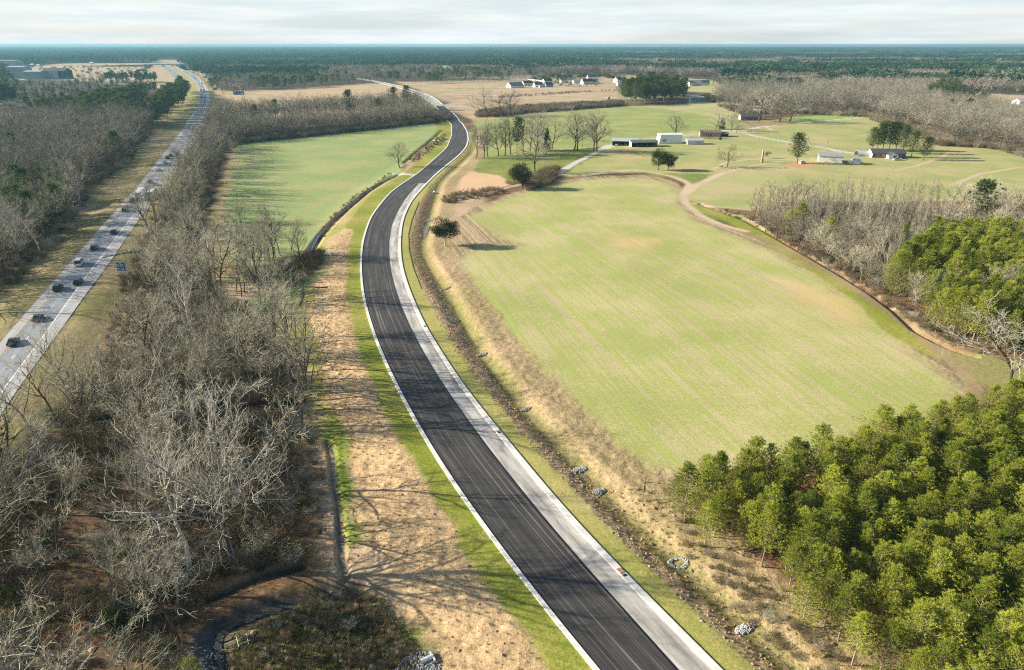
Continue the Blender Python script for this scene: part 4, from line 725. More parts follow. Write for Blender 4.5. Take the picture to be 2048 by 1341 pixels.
def util_pole(x, yb, yt, label, lamp=False, arm=True):
    p = P(x, yb); h = PZ(x, yt, p.y).z; e = empty('utility_pole', (p.x, p.y, zat(p.x, p.y)), .3); tag(e, label, 'utility pole')
    m = MB(); m.tube([Vector((0, 0, -.3)), Vector((0, 0, h))], [.22, .15], 8); m.build('pole', 'pole_wood', e)
    if arm: m = MB(); m.box((0, 0, h - .7), (2.4, .14, .16)); ar = m.build('crossarm', 'pole_wood', e)
    if arm:
        for s in (-1, 0, 1): m = MB(); m.tube([Vector((s * 1.0, 0, h - .6)), Vector((s * 1.0, 0, h - .3))], [.08, .05], 6); m.build('insulator', 'white_paint', ar)
    if lamp: m = MB(); m.box((1.2, 0, h - 2.2), (1.6, .1, .1)); m.box((1.9, 0, h - 2.3), (.7, .35, .2)); m.build('lamp_arm', 'galvanised', e)
    m = MB(); m.tube([Vector((.35, 0, h - 2.6)), Vector((.35, 0, h - 1.7))], [.24, .24], 8); m.build('transformer', 'galvanised', e)
    return e, Vector((p.x, p.y, h - .3))
pl = [util_pole(1506, 272.5, 247, 'pale utility pole at the lane junction by the brick house'), util_pole(1651, 304, 280, 'utility pole with lamp behind the cream workshop', True), util_pole(1432.5, 219.5, 199, 'wooden utility pole standing alone in the pale field'), util_pole(1456, 235.5, 218, 'utility pole behind the bare trees of the orange brick house'), util_pole(1214, 156, 149.5, 'wooden pole behind the subdivision lane'), util_pole(1423.5, 194, 176, 'tall pale pole beside the shade-blue building'), util_pole(779, 129, 122, 'left of two pale poles in the distant woods', arm=False), util_pole(823, 130, 123, 'right of two pale poles in the distant woods', arm=False), util_pole(302, 129, 119, 'tall pole at the left end of the highway bridge', arm=False)]
def cable(a, b, label, sag=1.2):
    m = MB(); pts = [a.lerp(b, i / 10) + Vector((0, 0, -sag * 4 * (i/10) * (1 - i/10))) for i in range(11)]; o = m
    m.tube(pts, [.035] * 11, 4); tag(m.build('power_cable', 'galvanised'), label, 'cable')
cable(pl[0][1], pl[1][1], 'power cable from the junction pole to the workshop pole'); cable(pl[0][1], pl[3][1], 'power cable from the junction pole to the pole behind the bare trees'); cable(pl[3][1], pl[2][1], 'power cable from the bare-tree pole to the lone field pole')
# ------------------------------------------------------------------ vehicles (forward is local +Y)
def car_parts(kind):
    L, Wd, H = dict(sedan=(4.8, 1.85, 1.45), suv=(4.8, 1.95, 1.8), pickup=(5.6, 2.0, 1.85), van=(5.4, 2.0, 2.2))[kind]
    hl_ = L / 2; body = MB(); b0 = .32; bz = .95 if kind == 'sedan' else 1.08
    w = Wd / 2
    def shell(mb, prof, wt, wb, y=0):      # side profile (y,z) list with half width per point
        b = len(mb.v); n = len(prof)
        for s in (-1, 1): mb.v += [Vector((s * (wb + (wt - wb) * t), yy, z)) for yy, z, t in prof]
        mb.f += [(b + i, b + (i + 1) % n, b + n + (i + 1) % n, b + n + i) for i in range(n)]; mb.f += [tuple(b + n - 1 - i for i in range(n)), tuple(b + n + i for i in range(n))]
    shell(body, [(-hl_, b0, 0), (-hl_ + .02, bz - .05, 0), (-hl_ + .15, bz, 0), (hl_ - 1.2, bz, 0), (hl_ - .25, bz - .18, 0), (hl_, bz - .4, 0), (hl_, b0, 0)], w, w)
    if kind == 'sedan': cab = [(-1.75, bz, 0), (-1.05, H, 1), (.35, H, 1), (1.15, bz, 0)]
    elif kind == 'suv': cab = [(-hl_ + .12, bz, 0), (-hl_ + .4, H, 1), (.6, H, 1), (1.35, bz, 0)]
    elif kind == 'van': cab = [(-hl_ + .05, bz, 0), (-hl_ + .15, H, 1), (1.2, H, 1), (2.1, bz, 0)]
    else: cab = [(-.75, bz, 0), (-.6, H, 1), (.9, H, 1), (1.6, bz, 0)]
    glass = MB(); shell(glass, [(y, z + .005, t) for y, z, t in cab], w * .78, w * .96)
    top = MB(); y1, y2 = cab[1][0], cab[2][0]; top.box((0, (y1 + y2) / 2, H + .02), (w * 1.56 + .05, y2 - y1 + .12, .06))
    for yy in ((y1 + y2) / 2,):
        for s in (-1, 1): top.box((s * (w * .885), yy, (bz + H) / 2), (.10, .12, H - bz + .02))
    if kind == 'pickup':
        top.box((-w + .06, -1.9, bz + .12), (.12, 1.75, .25)); top.box((w - .06, -1.9, bz + .12), (.12, 1.75, .25)); top.box((0, -hl_ + .08, bz + .12), (Wd - .3, .12, .25))
    parts = [('body', body.mesh('body', 'paint_black'), True), ('glasshouse', glass.mesh('glasshouse', 'glass'), False), ('roof', top.mesh('roof', 'paint_black'), True)]
    wh = MB(); wh.tube([Vector((-.11, 0, 0)), Vector((.11, 0, 0))], [.34, .34], 16); wm = wh.mesh('wheel', 'tyre'); rm = MB(); rm.tube([Vector((-.125, 0, 0)), Vector((.125, 0, 0))], [.2, .2], 10); rmm = rm.mesh('rim', 'rim')
    lm_ = MB(); lm_.box((0, 0, 0), (.35, .08, .16)); tl = lm_.mesh('tail_light', 'tail_lamp'); hm = MB(); hm.box((0, 0, 0), (.38, .08, .16)); hlm = hm.mesh('headlight', 'head_lamp')
    return dict(L=L, w=w, bz=bz, parts=parts, wheel=wm, rim=rmm, tail=tl, head=hlm)
CARS = {k: car_parts(k) for k in ('sedan', 'suv', 'pickup', 'van')}
def place_vehicle(kind, paint, loc, rz, label, cat, group, detail=True):
    c = CARS[kind]; e = empty(kind + '_car' if kind == 'sedan' else kind, loc, rz); tag(e, label, cat, group)
    for nm, me, col in c['parts']:
        o = put(nm, me, e)
        if col: o.material_slots[0].link = 'OBJECT'; o.material_slots[0].material = MATS['paint_' + paint]
    if detail:
        for sx in (-1, 1):
            for y in (-c['L'] * .31, c['L'] * .32): wv = put('wheel', c['wheel'], e, (sx * (c['w'] - .1), y, .34)); put('rim', c['rim'], wv)
            put('tail_light', c['tail'], e, (sx * (c['w'] - .25), -c['L'] / 2 - .02, c['bz'] - .2)); put('headlight', c['head'], e, (sx * (c['w'] - .3), c['L'] / 2, c['bz'] - .42))
    return e
def place_truck(loc, rz, label, group, trailer='white_metal', cabp='white', L=16.2, detail=True):
    e = empty('semi_truck', loc, rz); tag(e, label, 'truck', group)
    m = MB(); m.box((0, -1.2, 2.65), (2.55, L, 2.75)); tr = m.build('trailer', trailer, e, bevel=.05)
    m = MB(); m.box((-.62, -1.2 - L/2 - .03, 2.6), (1.15, .05, 2.5)); m.box((.62, -1.2 - L/2 - .03, 2.6), (1.15, .05, 2.5)); m.build('rear_door', 'galvanised', tr)
    m = MB(); y0 = L/2 - 1.2 + .9; m.prism([(y0, .7), (y0 + 4.6, .7), (y0 + 4.6, 1.9), (y0 + 2.7, 2.1), (y0 + 2.2, 3.0), (y0 + 1.4, 3.8), (y0, 3.9)], -1.2, 1.2); m.build('cab', 'paint_' + cabp, e)
    m = MB(); m.prism([(y0 + 2.25, 2.15), (y0 + 2.74, 2.12), (y0 + 2.24, 2.98)], -1.1, 1.1); m.build('windscreen', 'glass', e)
    m = MB(); m.box((0, 0, 1.05), (1.1, L + 3, .35)); m.build('chassis', 'dark_inside', e)
    if detail:
        for y in (-L/2 + .2, -L/2 + 1.5, y0 - .6, y0 + .7, y0 + 3.9):
            for s in (-1, 1): m = MB(); m.tube([Vector((s * 1.0, y, .5)), Vector((s * 1.26, y, .5))], [.5, .5], 14); m.build('wheel', 'tyre', e)
    return e
def onroad(x, y, f, dx=0): p = P(x, y); s = float(f(p.y + 2) - f(p.y - 2)) / 4; return (p.x, p.y, .05), -math.atan(s)
G1 = 'cars heading away on the near highway carriageway'
V = [('sedan','black',28,688,'black hatchback on the left lane, nearest the left edge of the photo'), ('sedan','navy',77,640,'dark navy sedan on the left lane, second from the left edge'), ('suv','black',117,580,'black suv hugging the yellow line, level with a second suv in the right lane'),
 ('suv','black',158,568,'black suv in the right lane beside the suv on the yellow line'), ('van','white',160,530,'white minivan on the left lane ahead of the two black suvs'), ('suv','charcoal',190,499,'charcoal suv on the left lane between the white minivan and a small dark car'),
 ('sedan','black',228,467,'small black car in the right lane below the truck'), ('suv','black',250.5,423,'black suv with pale roof on the left lane just behind the white truck'), ('sedan','charcoal',266,402,'dark car on the yellow line beside the white truck trailer'),
 ('sedan','charcoal',301,366,'dark car on the left lane above the white truck'), ('sedan','silver',312,371,'silver car in the right lane above the white truck'), ('sedan','white',317,342,'white car on the left lane ahead of the silver car'), ('sedan','silver',331,328,'silver car on the left lane behind a dark pickup'),
 ('pickup','black',335.5,318,'black pickup on the left lane close behind another car'), ('sedan','charcoal',342,313,'grey car just ahead of the black pickup'), ('suv','black',354.5,311,'black suv in the right lane beside the pickup'),
 ('sedan','silver',409,210,'silver car in the shade line of the highway'), ('suv','black',403,197,'dark car left of the white box truck'), ('sedan','black',402,194,'black car just ahead of the dark car left of the box truck'), ('sedan','black',400,174,'black car behind the dark red truck'), ('sedan','silver',405,174,'pale car right of the black car at the tail of the platoon'),
 ('sedan','black',398,169.5,'black car level with the white van'), ('sedan','silver',396.5,167,'silver car just above the black car at the platoon'), ('sedan','black',389,158.5,'left of three dark cars in the distant platoon'), ('sedan','silver',391,157.3,'middle of three cars in the distant platoon'), ('sedan','black',393,158.6,'right of three dark cars in the distant platoon'), ('sedan','black',387,154,'dark car above the distant platoon of three'),
 ('sedan','black',372,147.2,'dark car halfway between the platoon and the bridge'), ('sedan','black',367,142.5,'dark car in the curve below the bridge'), ('sedan','black',359,138.3,'left dark car of a pair near the bridge'), ('sedan','charcoal',361,138.2,'right grey car of a pair near the bridge'), ('suv','black',351.5,133.8,'black suv just below the bridge'), ('sedan','black',348,132.2,'black car beside the suv just below the bridge')]
for k, c, x, y, lb in V:
    l, rz = onroad(x, y, fFY); place_vehicle(k, c, l, rz, lb, {'sedan': 'car', 'suv': 'suv', 'pickup': 'pickup truck', 'van': 'minivan'}[k], G1, y > 200)
V2 = [(356.5,156),(354,156.3),(359,156.8),(354.5,158.5),(359.5,158.6),(359.3,165),(352,167.5),(338.7,142.4),(331.5,137.5),(328.5,134),(326,132.5)]
VL = ['leftmost of three cars side by side in the oncoming bunch','black car at the left of the oncoming bunch','black car at the right front of the oncoming bunch','small car lower left in the oncoming bunch','small car lower right in the oncoming bunch','silver car alone below the oncoming bunch','dark suv about to vanish behind the pines, oncoming','dark car alone in the middle of the oncoming carriageway','dark oncoming car in the curve by the ramp','left oncoming car near the bridge','dark oncoming car emerging from the bridge']
for i, (x, y) in enumerate(V2): l, rz = onroad(x, y, fOL); place_vehicle('sedan' if i != 6 else 'suv', ('black', 'charcoal', 'silver')[i % 3], l, rz + math.pi, VL[i], 'car' if i != 6 else 'suv', 'oncoming cars on the far carriageway', False)
def trk(x, y, lb, **k): l, rz = onroad(x, y, fFW); place_truck(l, rz, lb, 'trucks on the near carriageway', **k)
p = P(276.5, 404); l, rz = onroad(283, 396, fFY); place_truck(l, rz, 'semi truck with white roofed grey trailer in the left lane, nearest truck', 'trucks on the near carriageway', 'white_metal', 'white', 13.5)
l, rz = onroad(309, 396, fFW); place_truck((l[0] - .6, l[1], l[2]), rz, 'white semi truck half hidden by branches in the right lane', 'trucks on the near carriageway', 'white_metal', 'white', 11)
trk(410, 196, 'white box truck with a long shadow in the right lane', L=12, detail=False); trk(408, 183, 'white semi truck in the middle of the distant truck group', L=15, detail=False); trk(402.5, 184, 'dark red truck left of the white semi in the distance', L=9, trailer='red_roof', cabp='red', detail=False); trk(403, 167.5, 'white truck leading the distant truck group', L=11, detail=False)
p = P(1604, 327.5); place_vehicle('suv', 'white', (p.x, p.y, 0), R(-60), 'white suv parked under the tall lone pine', 'suv', None)
p = P(1794, 321); place_vehicle('pickup', 'silver', (p.x, p.y, 0), R(95), 'silver pickup parked before the dark red brick house', 'pickup truck', None, False)
for i, (x, y, c, lb) in enumerate([(36, 217, 'black', 'black car parked in the sandy lot on the left'), (46, 214, 'charcoal', 'grey car parked right of the black one in the sandy lot'), (33, 230, 'navy', 'dark car on the track below the sandy lot'), (1160, 173, 'blue', 'blue car parked beside the subdivision lawn'), (1132, 171.5, 'red', 'red car parked at the subdivision lawn'), (2015, 202, 'black', 'dark car at the far right white house'), (2008, 203, 'white', 'white car at the far right white house'), (1405, 192, 'charcoal', 'dark vehicle behind the shade-blue building'), (1254, 290, 'silver', 'pale tractor-like car under the open-fronted shed'), (1232, 290.5, 'white', 'white car under the left bay of the open-fronted shed')]):
    p = P(x, y); place_vehicle('sedan', c, (p.x, p.y, .05), i * .7, lb, 'car', None, False)
# yellow digger by the side road
p = P(1217, 199); e = empty('excavator', (p.x, p.y, 0), .4); tag(e, 'yellow and brown digger standing beside the far side road', 'digger')
m = MB(); m.box((0, -1.1, .5), (4, .6, 1)); m.build('crawler_track', 'tyre', e); m = MB(); m.box((0, 1.1, .5), (4, .6, 1)); m.build('crawler_track', 'tyre', e); m = MB(); m.box((-.4, 0, 1.8), (3.6, 2.6, 1.4)); m.build('body', 'sign_ochre', e); m = MB(); m.box((1.0, -.6, 2.9), (1.4, 1.2, 1.2)); m.build('cab', 'glass', e)
m = MB(); m.tube([Vector((1.4, .5, 2)), Vector((4.5, .5, 4.8)), Vector((7.5, .5, 3.4)), Vector((7.8, .5, .9))], [.3, .28, .2, .4], 6); m.build('arm', 'sign_ochre', e)
# ------------------------------------------------------------------ trees: generators
def rdir(d, ang, g):
    a = d.orthogonal().normalized(); a.rotate(Matrix.Rotation(g.uniform(0, 6.283), 3, d)); q = d.copy(); q.rotate(Matrix.Rotation(ang, 3, a)); return q
def gen_bare(seed, H, limbs=10, sub=(7, 7, 5), spread=.42, tw=.018, trunk_r=.32, first=.28, up=.25, sides=(7, 5, 4, 3), seg=(7, 5, 4, 3), last2=True, cut=2, droop=0.):
    g = random.Random(seed); T = MB(); C = MB()
    def grow(p, d, L, r, lv):
        ns = seg[min(lv, 3)]; pts = [p]; rad = [r]; dd = d.copy(); end = tw if lv >= len(sub) else max(tw, r * .35)
        for i in range(ns):
            j = .10 if lv == 0 else .26
            dd = (dd + Vector((g.gauss(0, j), g.gauss(0, j), g.gauss(0, j * .7) + (0 if lv == 0 else up * .35 - droop * lv * .1)))).normalized()
            pts.append(pts[-1] + dd * (L / ns)); rad.append(r + (end - r) * (i + 1) / ns)
        (T if lv < cut else C).tube(pts, rad, sides[min(lv, 3)])
        if lv >= len(sub): return
        n = limbs if lv == 0 else sub[lv - 1] if lv - 1 < len(sub) else 0
        for k in range(n):
            t = (first + (1 - first) * (k + g.random()) / n) if lv == 0 else .2 + .8 * (k + g.random()) / n
            f = t * ns; i = min(int(f), ns - 1); q = pts[i].lerp(pts[i + 1], f - i); rr = rad[i] + (rad[i + 1] - rad[i]) * (f - i)
            dv = (pts[i + 1] - pts[i]).normalized(); ang = R(g.uniform(32, 62)) if lv else R(g.uniform(28, 62))
            cl = (H * spread * (1.12 - .42 * max(0, (t - first) / (1 - first))) * g.uniform(.75, 1.2)) if lv == 0 else L * g.uniform(.38, .62) * (1.1 - .45 * t)
            grow(q, rdir(dv, ang, g), cl, max(tw, rr * g.uniform(.45, .68)), lv + 1)
    grow(Vector((0, 0, -.4)), Vector((g.gauss(0, .03), g.gauss(0, .03), 1)).normalized(), H * .78, trunk_r, 0)
    return T, C
def gen_sapling(seed, H, tw=.016):
    g = random.Random(seed); T = MB(); C = MB(); pts = [Vector((0, 0, -.3))]; d = Vector((g.gauss(0, .04), g.gauss(0, .04), 1))
    for i in range(7): d = (d + Vector((g.gauss(0, .05), g.gauss(0, .05), .1))).normalized(); pts.append(pts[-1] + d * H / 7)
    T.tube(pts, [.11 - .013 * i for i in range(8)], 5)
    for k in range(34):
        t = g.uniform(.3, .98) * 7; i = min(int(t), 6); q = pts[i].lerp(pts[i + 1], t - i); L = H * .17 * g.uniform(.5, 1.3) * (1.2 - t / 9)
        dd = rdir((pts[i + 1] - pts[i]).normalized(), R(g.uniform(20, 45)), g); e1 = q + dd * L * .5; e2 = e1 + (dd + Vector((0, 0, .5))).normalized() * L * .6
        C.tube([q, e1, e2], [.035, .022, tw * .7], 3)
        for _ in range(5): s = g.uniform(.2, .9); a = q.lerp(e2, s); C.tube([a, a + (rdir(dd, R(g.uniform(20, 50)), g) + Vector((0, 0, .3))) * L * .4], [tw, tw * .6], 3)
    return T, C
def tuft(mb, p, d, n, L, w, g):
    for _ in range(n):
        q = (d + Vector((g.gauss(0, .62), g.gauss(0, .62), g.gauss(0, .45)))).normalized(); a = q.cross(Vector((g.gauss(0, 1), g.gauss(0, 1), g.gauss(0, 1)))).normalized() * w
        b = len(mb.v); l = L * g.uniform(.7, 1.25); mb.v += [p - a * .5, p + a * .5, p + q * l]; mb.f.append((b, b + 1, b + 2))
def gen_pine(seed, H, cr, base=.18, whorls=11, per=5, tn=11, tl=.42, twd=.10, shape=.9, trunk_r=.13, tufts=7, leader=True):
    g = random.Random(seed); T = MB(); C = MB(); pts = [Vector((0, 0, -.3))]; d = Vector((0, 0, 1))
    for i in range(6): d = (d + Vector((g.gauss(0, .03), g.gauss(0, .03), .15))).normalized(); pts.append(pts[-1] + d * (H * .96) / 6)
    T.tube(pts, [trunk_r * (1 - i / 7.2) for i in range(7)], 6)
    for k in range(whorls):
        t = base + (1 - base) * (k + g.uniform(-.2, .3)) / whorls; t = min(max(t, base), .985); f = t * 6; i = min(int(f), 5); q = pts[i].lerp(pts[i + 1], f - i)
        u = (t - base) / (1 - base); L = cr * (math.sin(math.pi * min(1, .12 + u * .9)) ** .6 if shape > 1 else (1 - u) ** shape * (.55 + .45 * min(1, u * 5)) + .12) * 1.0
        a0 = g.uniform(0, 6.28)
        for j in range(per):
            if g.random() < .08: continue
            a = a0 + 6.283 * j / per + g.uniform(-.35, .35); el = R(g.uniform(10, 35) + 25 * u); dd = Vector((math.cos(a) * math.cos(el), math.sin(a) * math.cos(el), math.sin(el))); l = L * g.uniform(.7, 1.2)
            m1 = q + dd * l * .55; e1 = m1 + (dd + Vector((0, 0, .35))).normalized() * l * .5; T.tube([q, m1, e1], [.05 * trunk_r / .13, .03 * trunk_r / .13, .015], 3)
            for s in range(tufts):
                w = .3 + .75 * (s + g.random()) / tufts; c = q.lerp(m1, w / .55) if w < .55 else m1.lerp(e1, min(1, (w - .55) / .45)); side = Vector((g.gauss(0, 1), g.gauss(0, 1), g.gauss(.2, .6))) * l * .20
                tuft(C, c + side * (1 if s < tufts - 1 else .2), (dd + Vector((0, 0, .9)) + side.normalized() * .5).normalized(), tn, tl * g.uniform(.8, 1.2), twd, g)
    tuft(C, pts[-1], Vector((0, 0, 1)), tn * 2, tl * 1.3, twd, g); return T, C
def gen_broad(seed, H, cr, zc=.55, leaf=.28, n=5200, cone=False, trunk_r=.25, lobes=26):
    g = random.Random(seed); T = MB(); C = MB(); T.tube([Vector((0, 0, -.3)), Vector((.05, 0, H * .35)), Vector((0, .1, H * .8))], [trunk_r, trunk_r * .7, trunk_r * .2], 7); L = []
    for i in range(lobes):
        if cone: u = g.uniform(.04, 1); a = g.uniform(0, 6.28); r = cr * (1 - u) ** .75 * g.uniform(.35, .85); L.append((Vector((r * math.cos(a), r * math.sin(a), H * u * .95)), cr * .42 * (1.1 - .6 * u)))
        else:
            v = Vector((g.gauss(0, 1), g.gauss(0, 1), g.gauss(0, 1))).normalized() * g.uniform(.45, .82); L.append((Vector((v.x * cr, v.y * cr, H * zc + v.z * H * .40)), cr * g.uniform(.26, .42)))
        T.tube([Vector((0, 0, max(.8, L[-1][0].z * .55))), L[-1][0]], [trunk_r * .3, .03], 4)
    for i in range(n):
        c, r = g.choice(L); v = Vector((g.gauss(0, 1), g.gauss(0, 1), g.gauss(0, 1))).normalized(); p = c + v * r * g.uniform(.6, 1.08)
        if p.z < .3: continue
        a = v.cross(Vector((g.gauss(0, 1), g.gauss(0, 1), g.gauss(0, 1)))).normalized() * leaf * g.uniform(.6, 1.2); b = (a.cross(v).normalized() * .6 + v * g.uniform(-.5, .5)) * leaf
        k = len(C.v); C.v += [p - a * .5, p + a * .5, p + b]; C.f.append((k, k + 1, k + 2))
    return T, C
def gen_brush(seed, R_, H, n=90, r=.02):
    g = random.Random(seed); C = MB()
    for i in range(n):
        a = g.uniform(0, 6.28); q = Vector((math.cos(a), math.sin(a), 0)) * R_ * math.sqrt(g.random()) * .7; d = Vector((math.cos(a) * g.uniform(0, .6), math.sin(a) * g.uniform(0, .6), 1)).normalized(); l = H * g.uniform(.5, 1.1)
        m1 = q + d * l * .5 + Vector((g.gauss(0, .1), g.gauss(0, .1), 0)); e1 = m1 + (d + Vector((g.gauss(0, .5), g.gauss(0, .5), 0))).normalized() * l * .5; C.tube([q, m1, e1], [r, r * .8, r * .4], 3)
        for _ in range(4): s = m1.lerp(e1, g.random()); C.tube([s, s + Vector((g.gauss(0, .35), g.gauss(0, .35), g.uniform(.0, .45))) * H * .4], [r * .7, r * .4], 3)
    return C
BARE = []       # (trunk mesh, crown mesh, height)
def mk(lst, TC, H, tm, cm, nm='trunk'): T, C = TC; lst.append((T.mesh('trunk', tm), C.mesh('crown', cm), H))
for s in range(5): mk(BARE, gen_bare(100 + s, 22, 10 + s % 3, (7, 7, 4), .38 + .03 * (s % 3), .015, .31, first=.3 + .04 * (s % 3), up=.3), 22, 'trunk_bark', 'twig_bark')
BARE2 = []      # lighter meshes for the middle distance: fewer, stouter twigs
for s in range(5): mk(BARE2, gen_bare(200 + s, 22, 13, (9, 8), .42, .027, .28, first=.3, up=.3, seg=(5, 4, 3, 2), sides=(5, 4, 3, 3)), 22, 'trunk_bark', 'far_twig_bark')
SAP = []
for s in range(4): mk(SAP, gen_sapling(300 + s, 14), 14, 'sapling_bark', 'sapling_bark')
YP = []
for s in range(5): mk(YP, gen_pine(400 + s, 11, (3.5, 3.0, 3.3, 3.6, 2.9)[s], (.14, .3, .2, .12, .34)[s], 15, 5, 10, .40, .06, .8, tufts=10), 11, 'pine_bark', 'pine_needles')
TP = []
for s in range(4): mk(TP, gen_pine(500 + s, 22, 5.0, (.36, .25, .42, .3)[s], 10, 6, 12, .95, .22, 2, .26, 8), 22, 'pine_bark', 'tall_pine_needles')
MAT_T = {}
def tree(name, kind, loc, h, label, cat, group, rz=None, sxy=None, mesh=None, tmat=None, cmat=None):
    T, C, H = mesh; s = h / H; g = rs.uniform(0, 6.28) if rz is None else rz
    e = empty(name, loc, g); tag(e, label, cat, group); w = s if sxy is None else sxy; e.scale = (w, w, s)
    t = put('trunk', T, e); c = put('crown', C, e)
    for o, mt in ((t, tmat), (c, cmat)):
        if mt: o.material_slots[0].link = 'OBJECT'; o.material_slots[0].material = MATS[mt]
    return e
def feature(x, yb, yt, name, lst, label, cat, wf=1., **k):
    p = P(x, yb); h = tree_h(x, yb, yt); m = lst[rs.randrange(len(lst))] if isinstance(lst, list) else lst; s = h / m[2]
    return tree(name, None, (p.x, p.y, zat(p.x, p.y)), h, label, cat, k.pop('group', None), sxy=s * wf, mesh=m, **k)
def one(TC, H, tm, cm): l = []; mk(l, TC, H, tm, cm); return l[0]
# --- single trees one can point at
SYC = one(gen_bare(7, 27, 15, (8, 8, 5), .46, .017, .40, first=.24, up=.3), 27, 'mottled_bark', 'pale_bark')
feature(464, 1115, 748, 'sycamore_tree', SYC, 'huge pale-barked sycamore towering at the edge of the strip woods', 'sycamore', rz=1.2)
PB = one(gen_bare(9, 13, 13, (8, 7, 5), .5, .014, .15, first=.25, up=.05, droop=.35), 13, 'pale_bark', 'pale_bark')
feature(352, 1195, 1030, 'bare_tree', PB, 'small whitish bare tree with drooping twigs in front of the big sycamore', 'bare tree', rz=.4)
feature(310, 990, 850, 'bare_tree', PB, 'pale twiggy bare tree left of the big sycamore', 'bare tree', rz=2.4)
WHT = one(gen_bare(12, 18, 15, (8, 8, 5), .55, .018, .24, first=.2, up=.1), 18, 'mottled_bark', 'twig_bark')
feature(2030, 800, 600, 'bare_tree', BARE[1], 'wide pale bare tree at the right edge of the photo beside the farm track', 'bare tree', 1.5, rz=3., cmat='pale_bark')
feature(2130, 740, 560, 'bare_tree', WHT, 'second pale bare tree partly out of the photo at the right', 'bare tree', rz=1.)
for i, (x, yb, yt, lb) in enumerate(((58, 1072, 862, 'dark leaning bare trunk at the left edge, left of two'), (112, 1096, 868, 'dark leaning bare trunk at the left edge, right of two'), (168, 905, 690, 'dark bare tree above the two leaning trunks'), (232, 1205, 1020, 'thin dark bare tree left of the small whitish one'), (178, 918, 735, 'second dark bare tree close above the two leaning trunks'))):
    feature(x, yb, yt, 'bare_tree', BARE[i], lb, 'bare tree', .75)
MAG = one(gen_broad(21, 10.5, 4.4, .56, .34, 6500), 10.5, 'pale_bark', 'broad_leaves')
feature(890.6, 492, 433, 'magnolia_tree', MAG, 'round dark evergreen tree alone at the corner of the big field', 'evergreen tree', 1.25, rz=0)
EGG = one(gen_broad(25, 16, 6.2, .47, .42, 9500, False, .35, 44), 16, 'trunk_bark', 'cedar_leaves'); CED = one(gen_broad(22, 16, 5.8, .5, .45, 9000, True, .35, 44), 16, 'trunk_bark', 'cedar_leaves')
feature(1045, 378, 314, 'cedar_tree', EGG, 'large dark egg-shaped cedar at the bend of the farm track', 'cedar', 1.15, rz=1)
HOL = one(gen_broad(23, 13, 5.2, .58, .42, 7000, False, .25, 30), 13, 'trunk_bark', 'broad_leaves')
feature(1317, 340.5, 294, 'holly_tree', HOL, 'left, taller tree of the dark evergreen pair beside the farm track', 'evergreen tree', 1.1, rz=2); feature(1336, 341.5, 304, 'holly_tree', HOL, 'right, lower tree of the dark evergreen pair beside the farm track', 'evergreen tree', 1.35, rz=4)
LP = one(gen_pine(31, 22, 6.2, .22, 15, 6, 12, .75, .16, .42, .3, 10), 22, 'trunk_bark', 'tall_pine_needles')
feature(1594, 327, 267, 'pine_tree', LP, 'tall lone pine beside the parked white suv', 'pine', 1.3, rz=1)
for x, yb, yt, wf, lb in ((1743, 302, 256, 1.2, 'first, leftmost pine of the row behind the dark brick house'), (1754, 301, 247, 1., 'second pine of the row behind the dark brick house'), (1765, 301, 243, 1.1, 'third pine of the row behind the dark brick house'), (1778, 301, 244, 1., 'fourth pine of the row behind the dark brick house'), (1791, 302, 246, 1.1, 'fifth pine of the row behind the dark brick house'), (1805, 307, 250, 1., 'sixth pine of the row behind the dark brick house'), (1822, 315, 262, 1.1, 'pine at the right end of the dark brick house'), (1847, 320, 274, 1.35, 'low broad pine standing right of the dark brick house')):
    feature(x, yb, yt, 'pine_tree', LP, lb, 'pine', wf * .98, group='pines round the dark brick house')
OPEN = one(gen_bare(41, 18, 13, (7, 6, 4), .5, .033, .38, first=.22, up=.15), 18, 'trunk_bark', 'far_twig_bark'); OPEN2 = one(gen_bare(42, 18, 12, (7, 6, 4), .46, .033, .34, first=.2, up=.28), 18, 'trunk_bark', 'far_twig_bark')
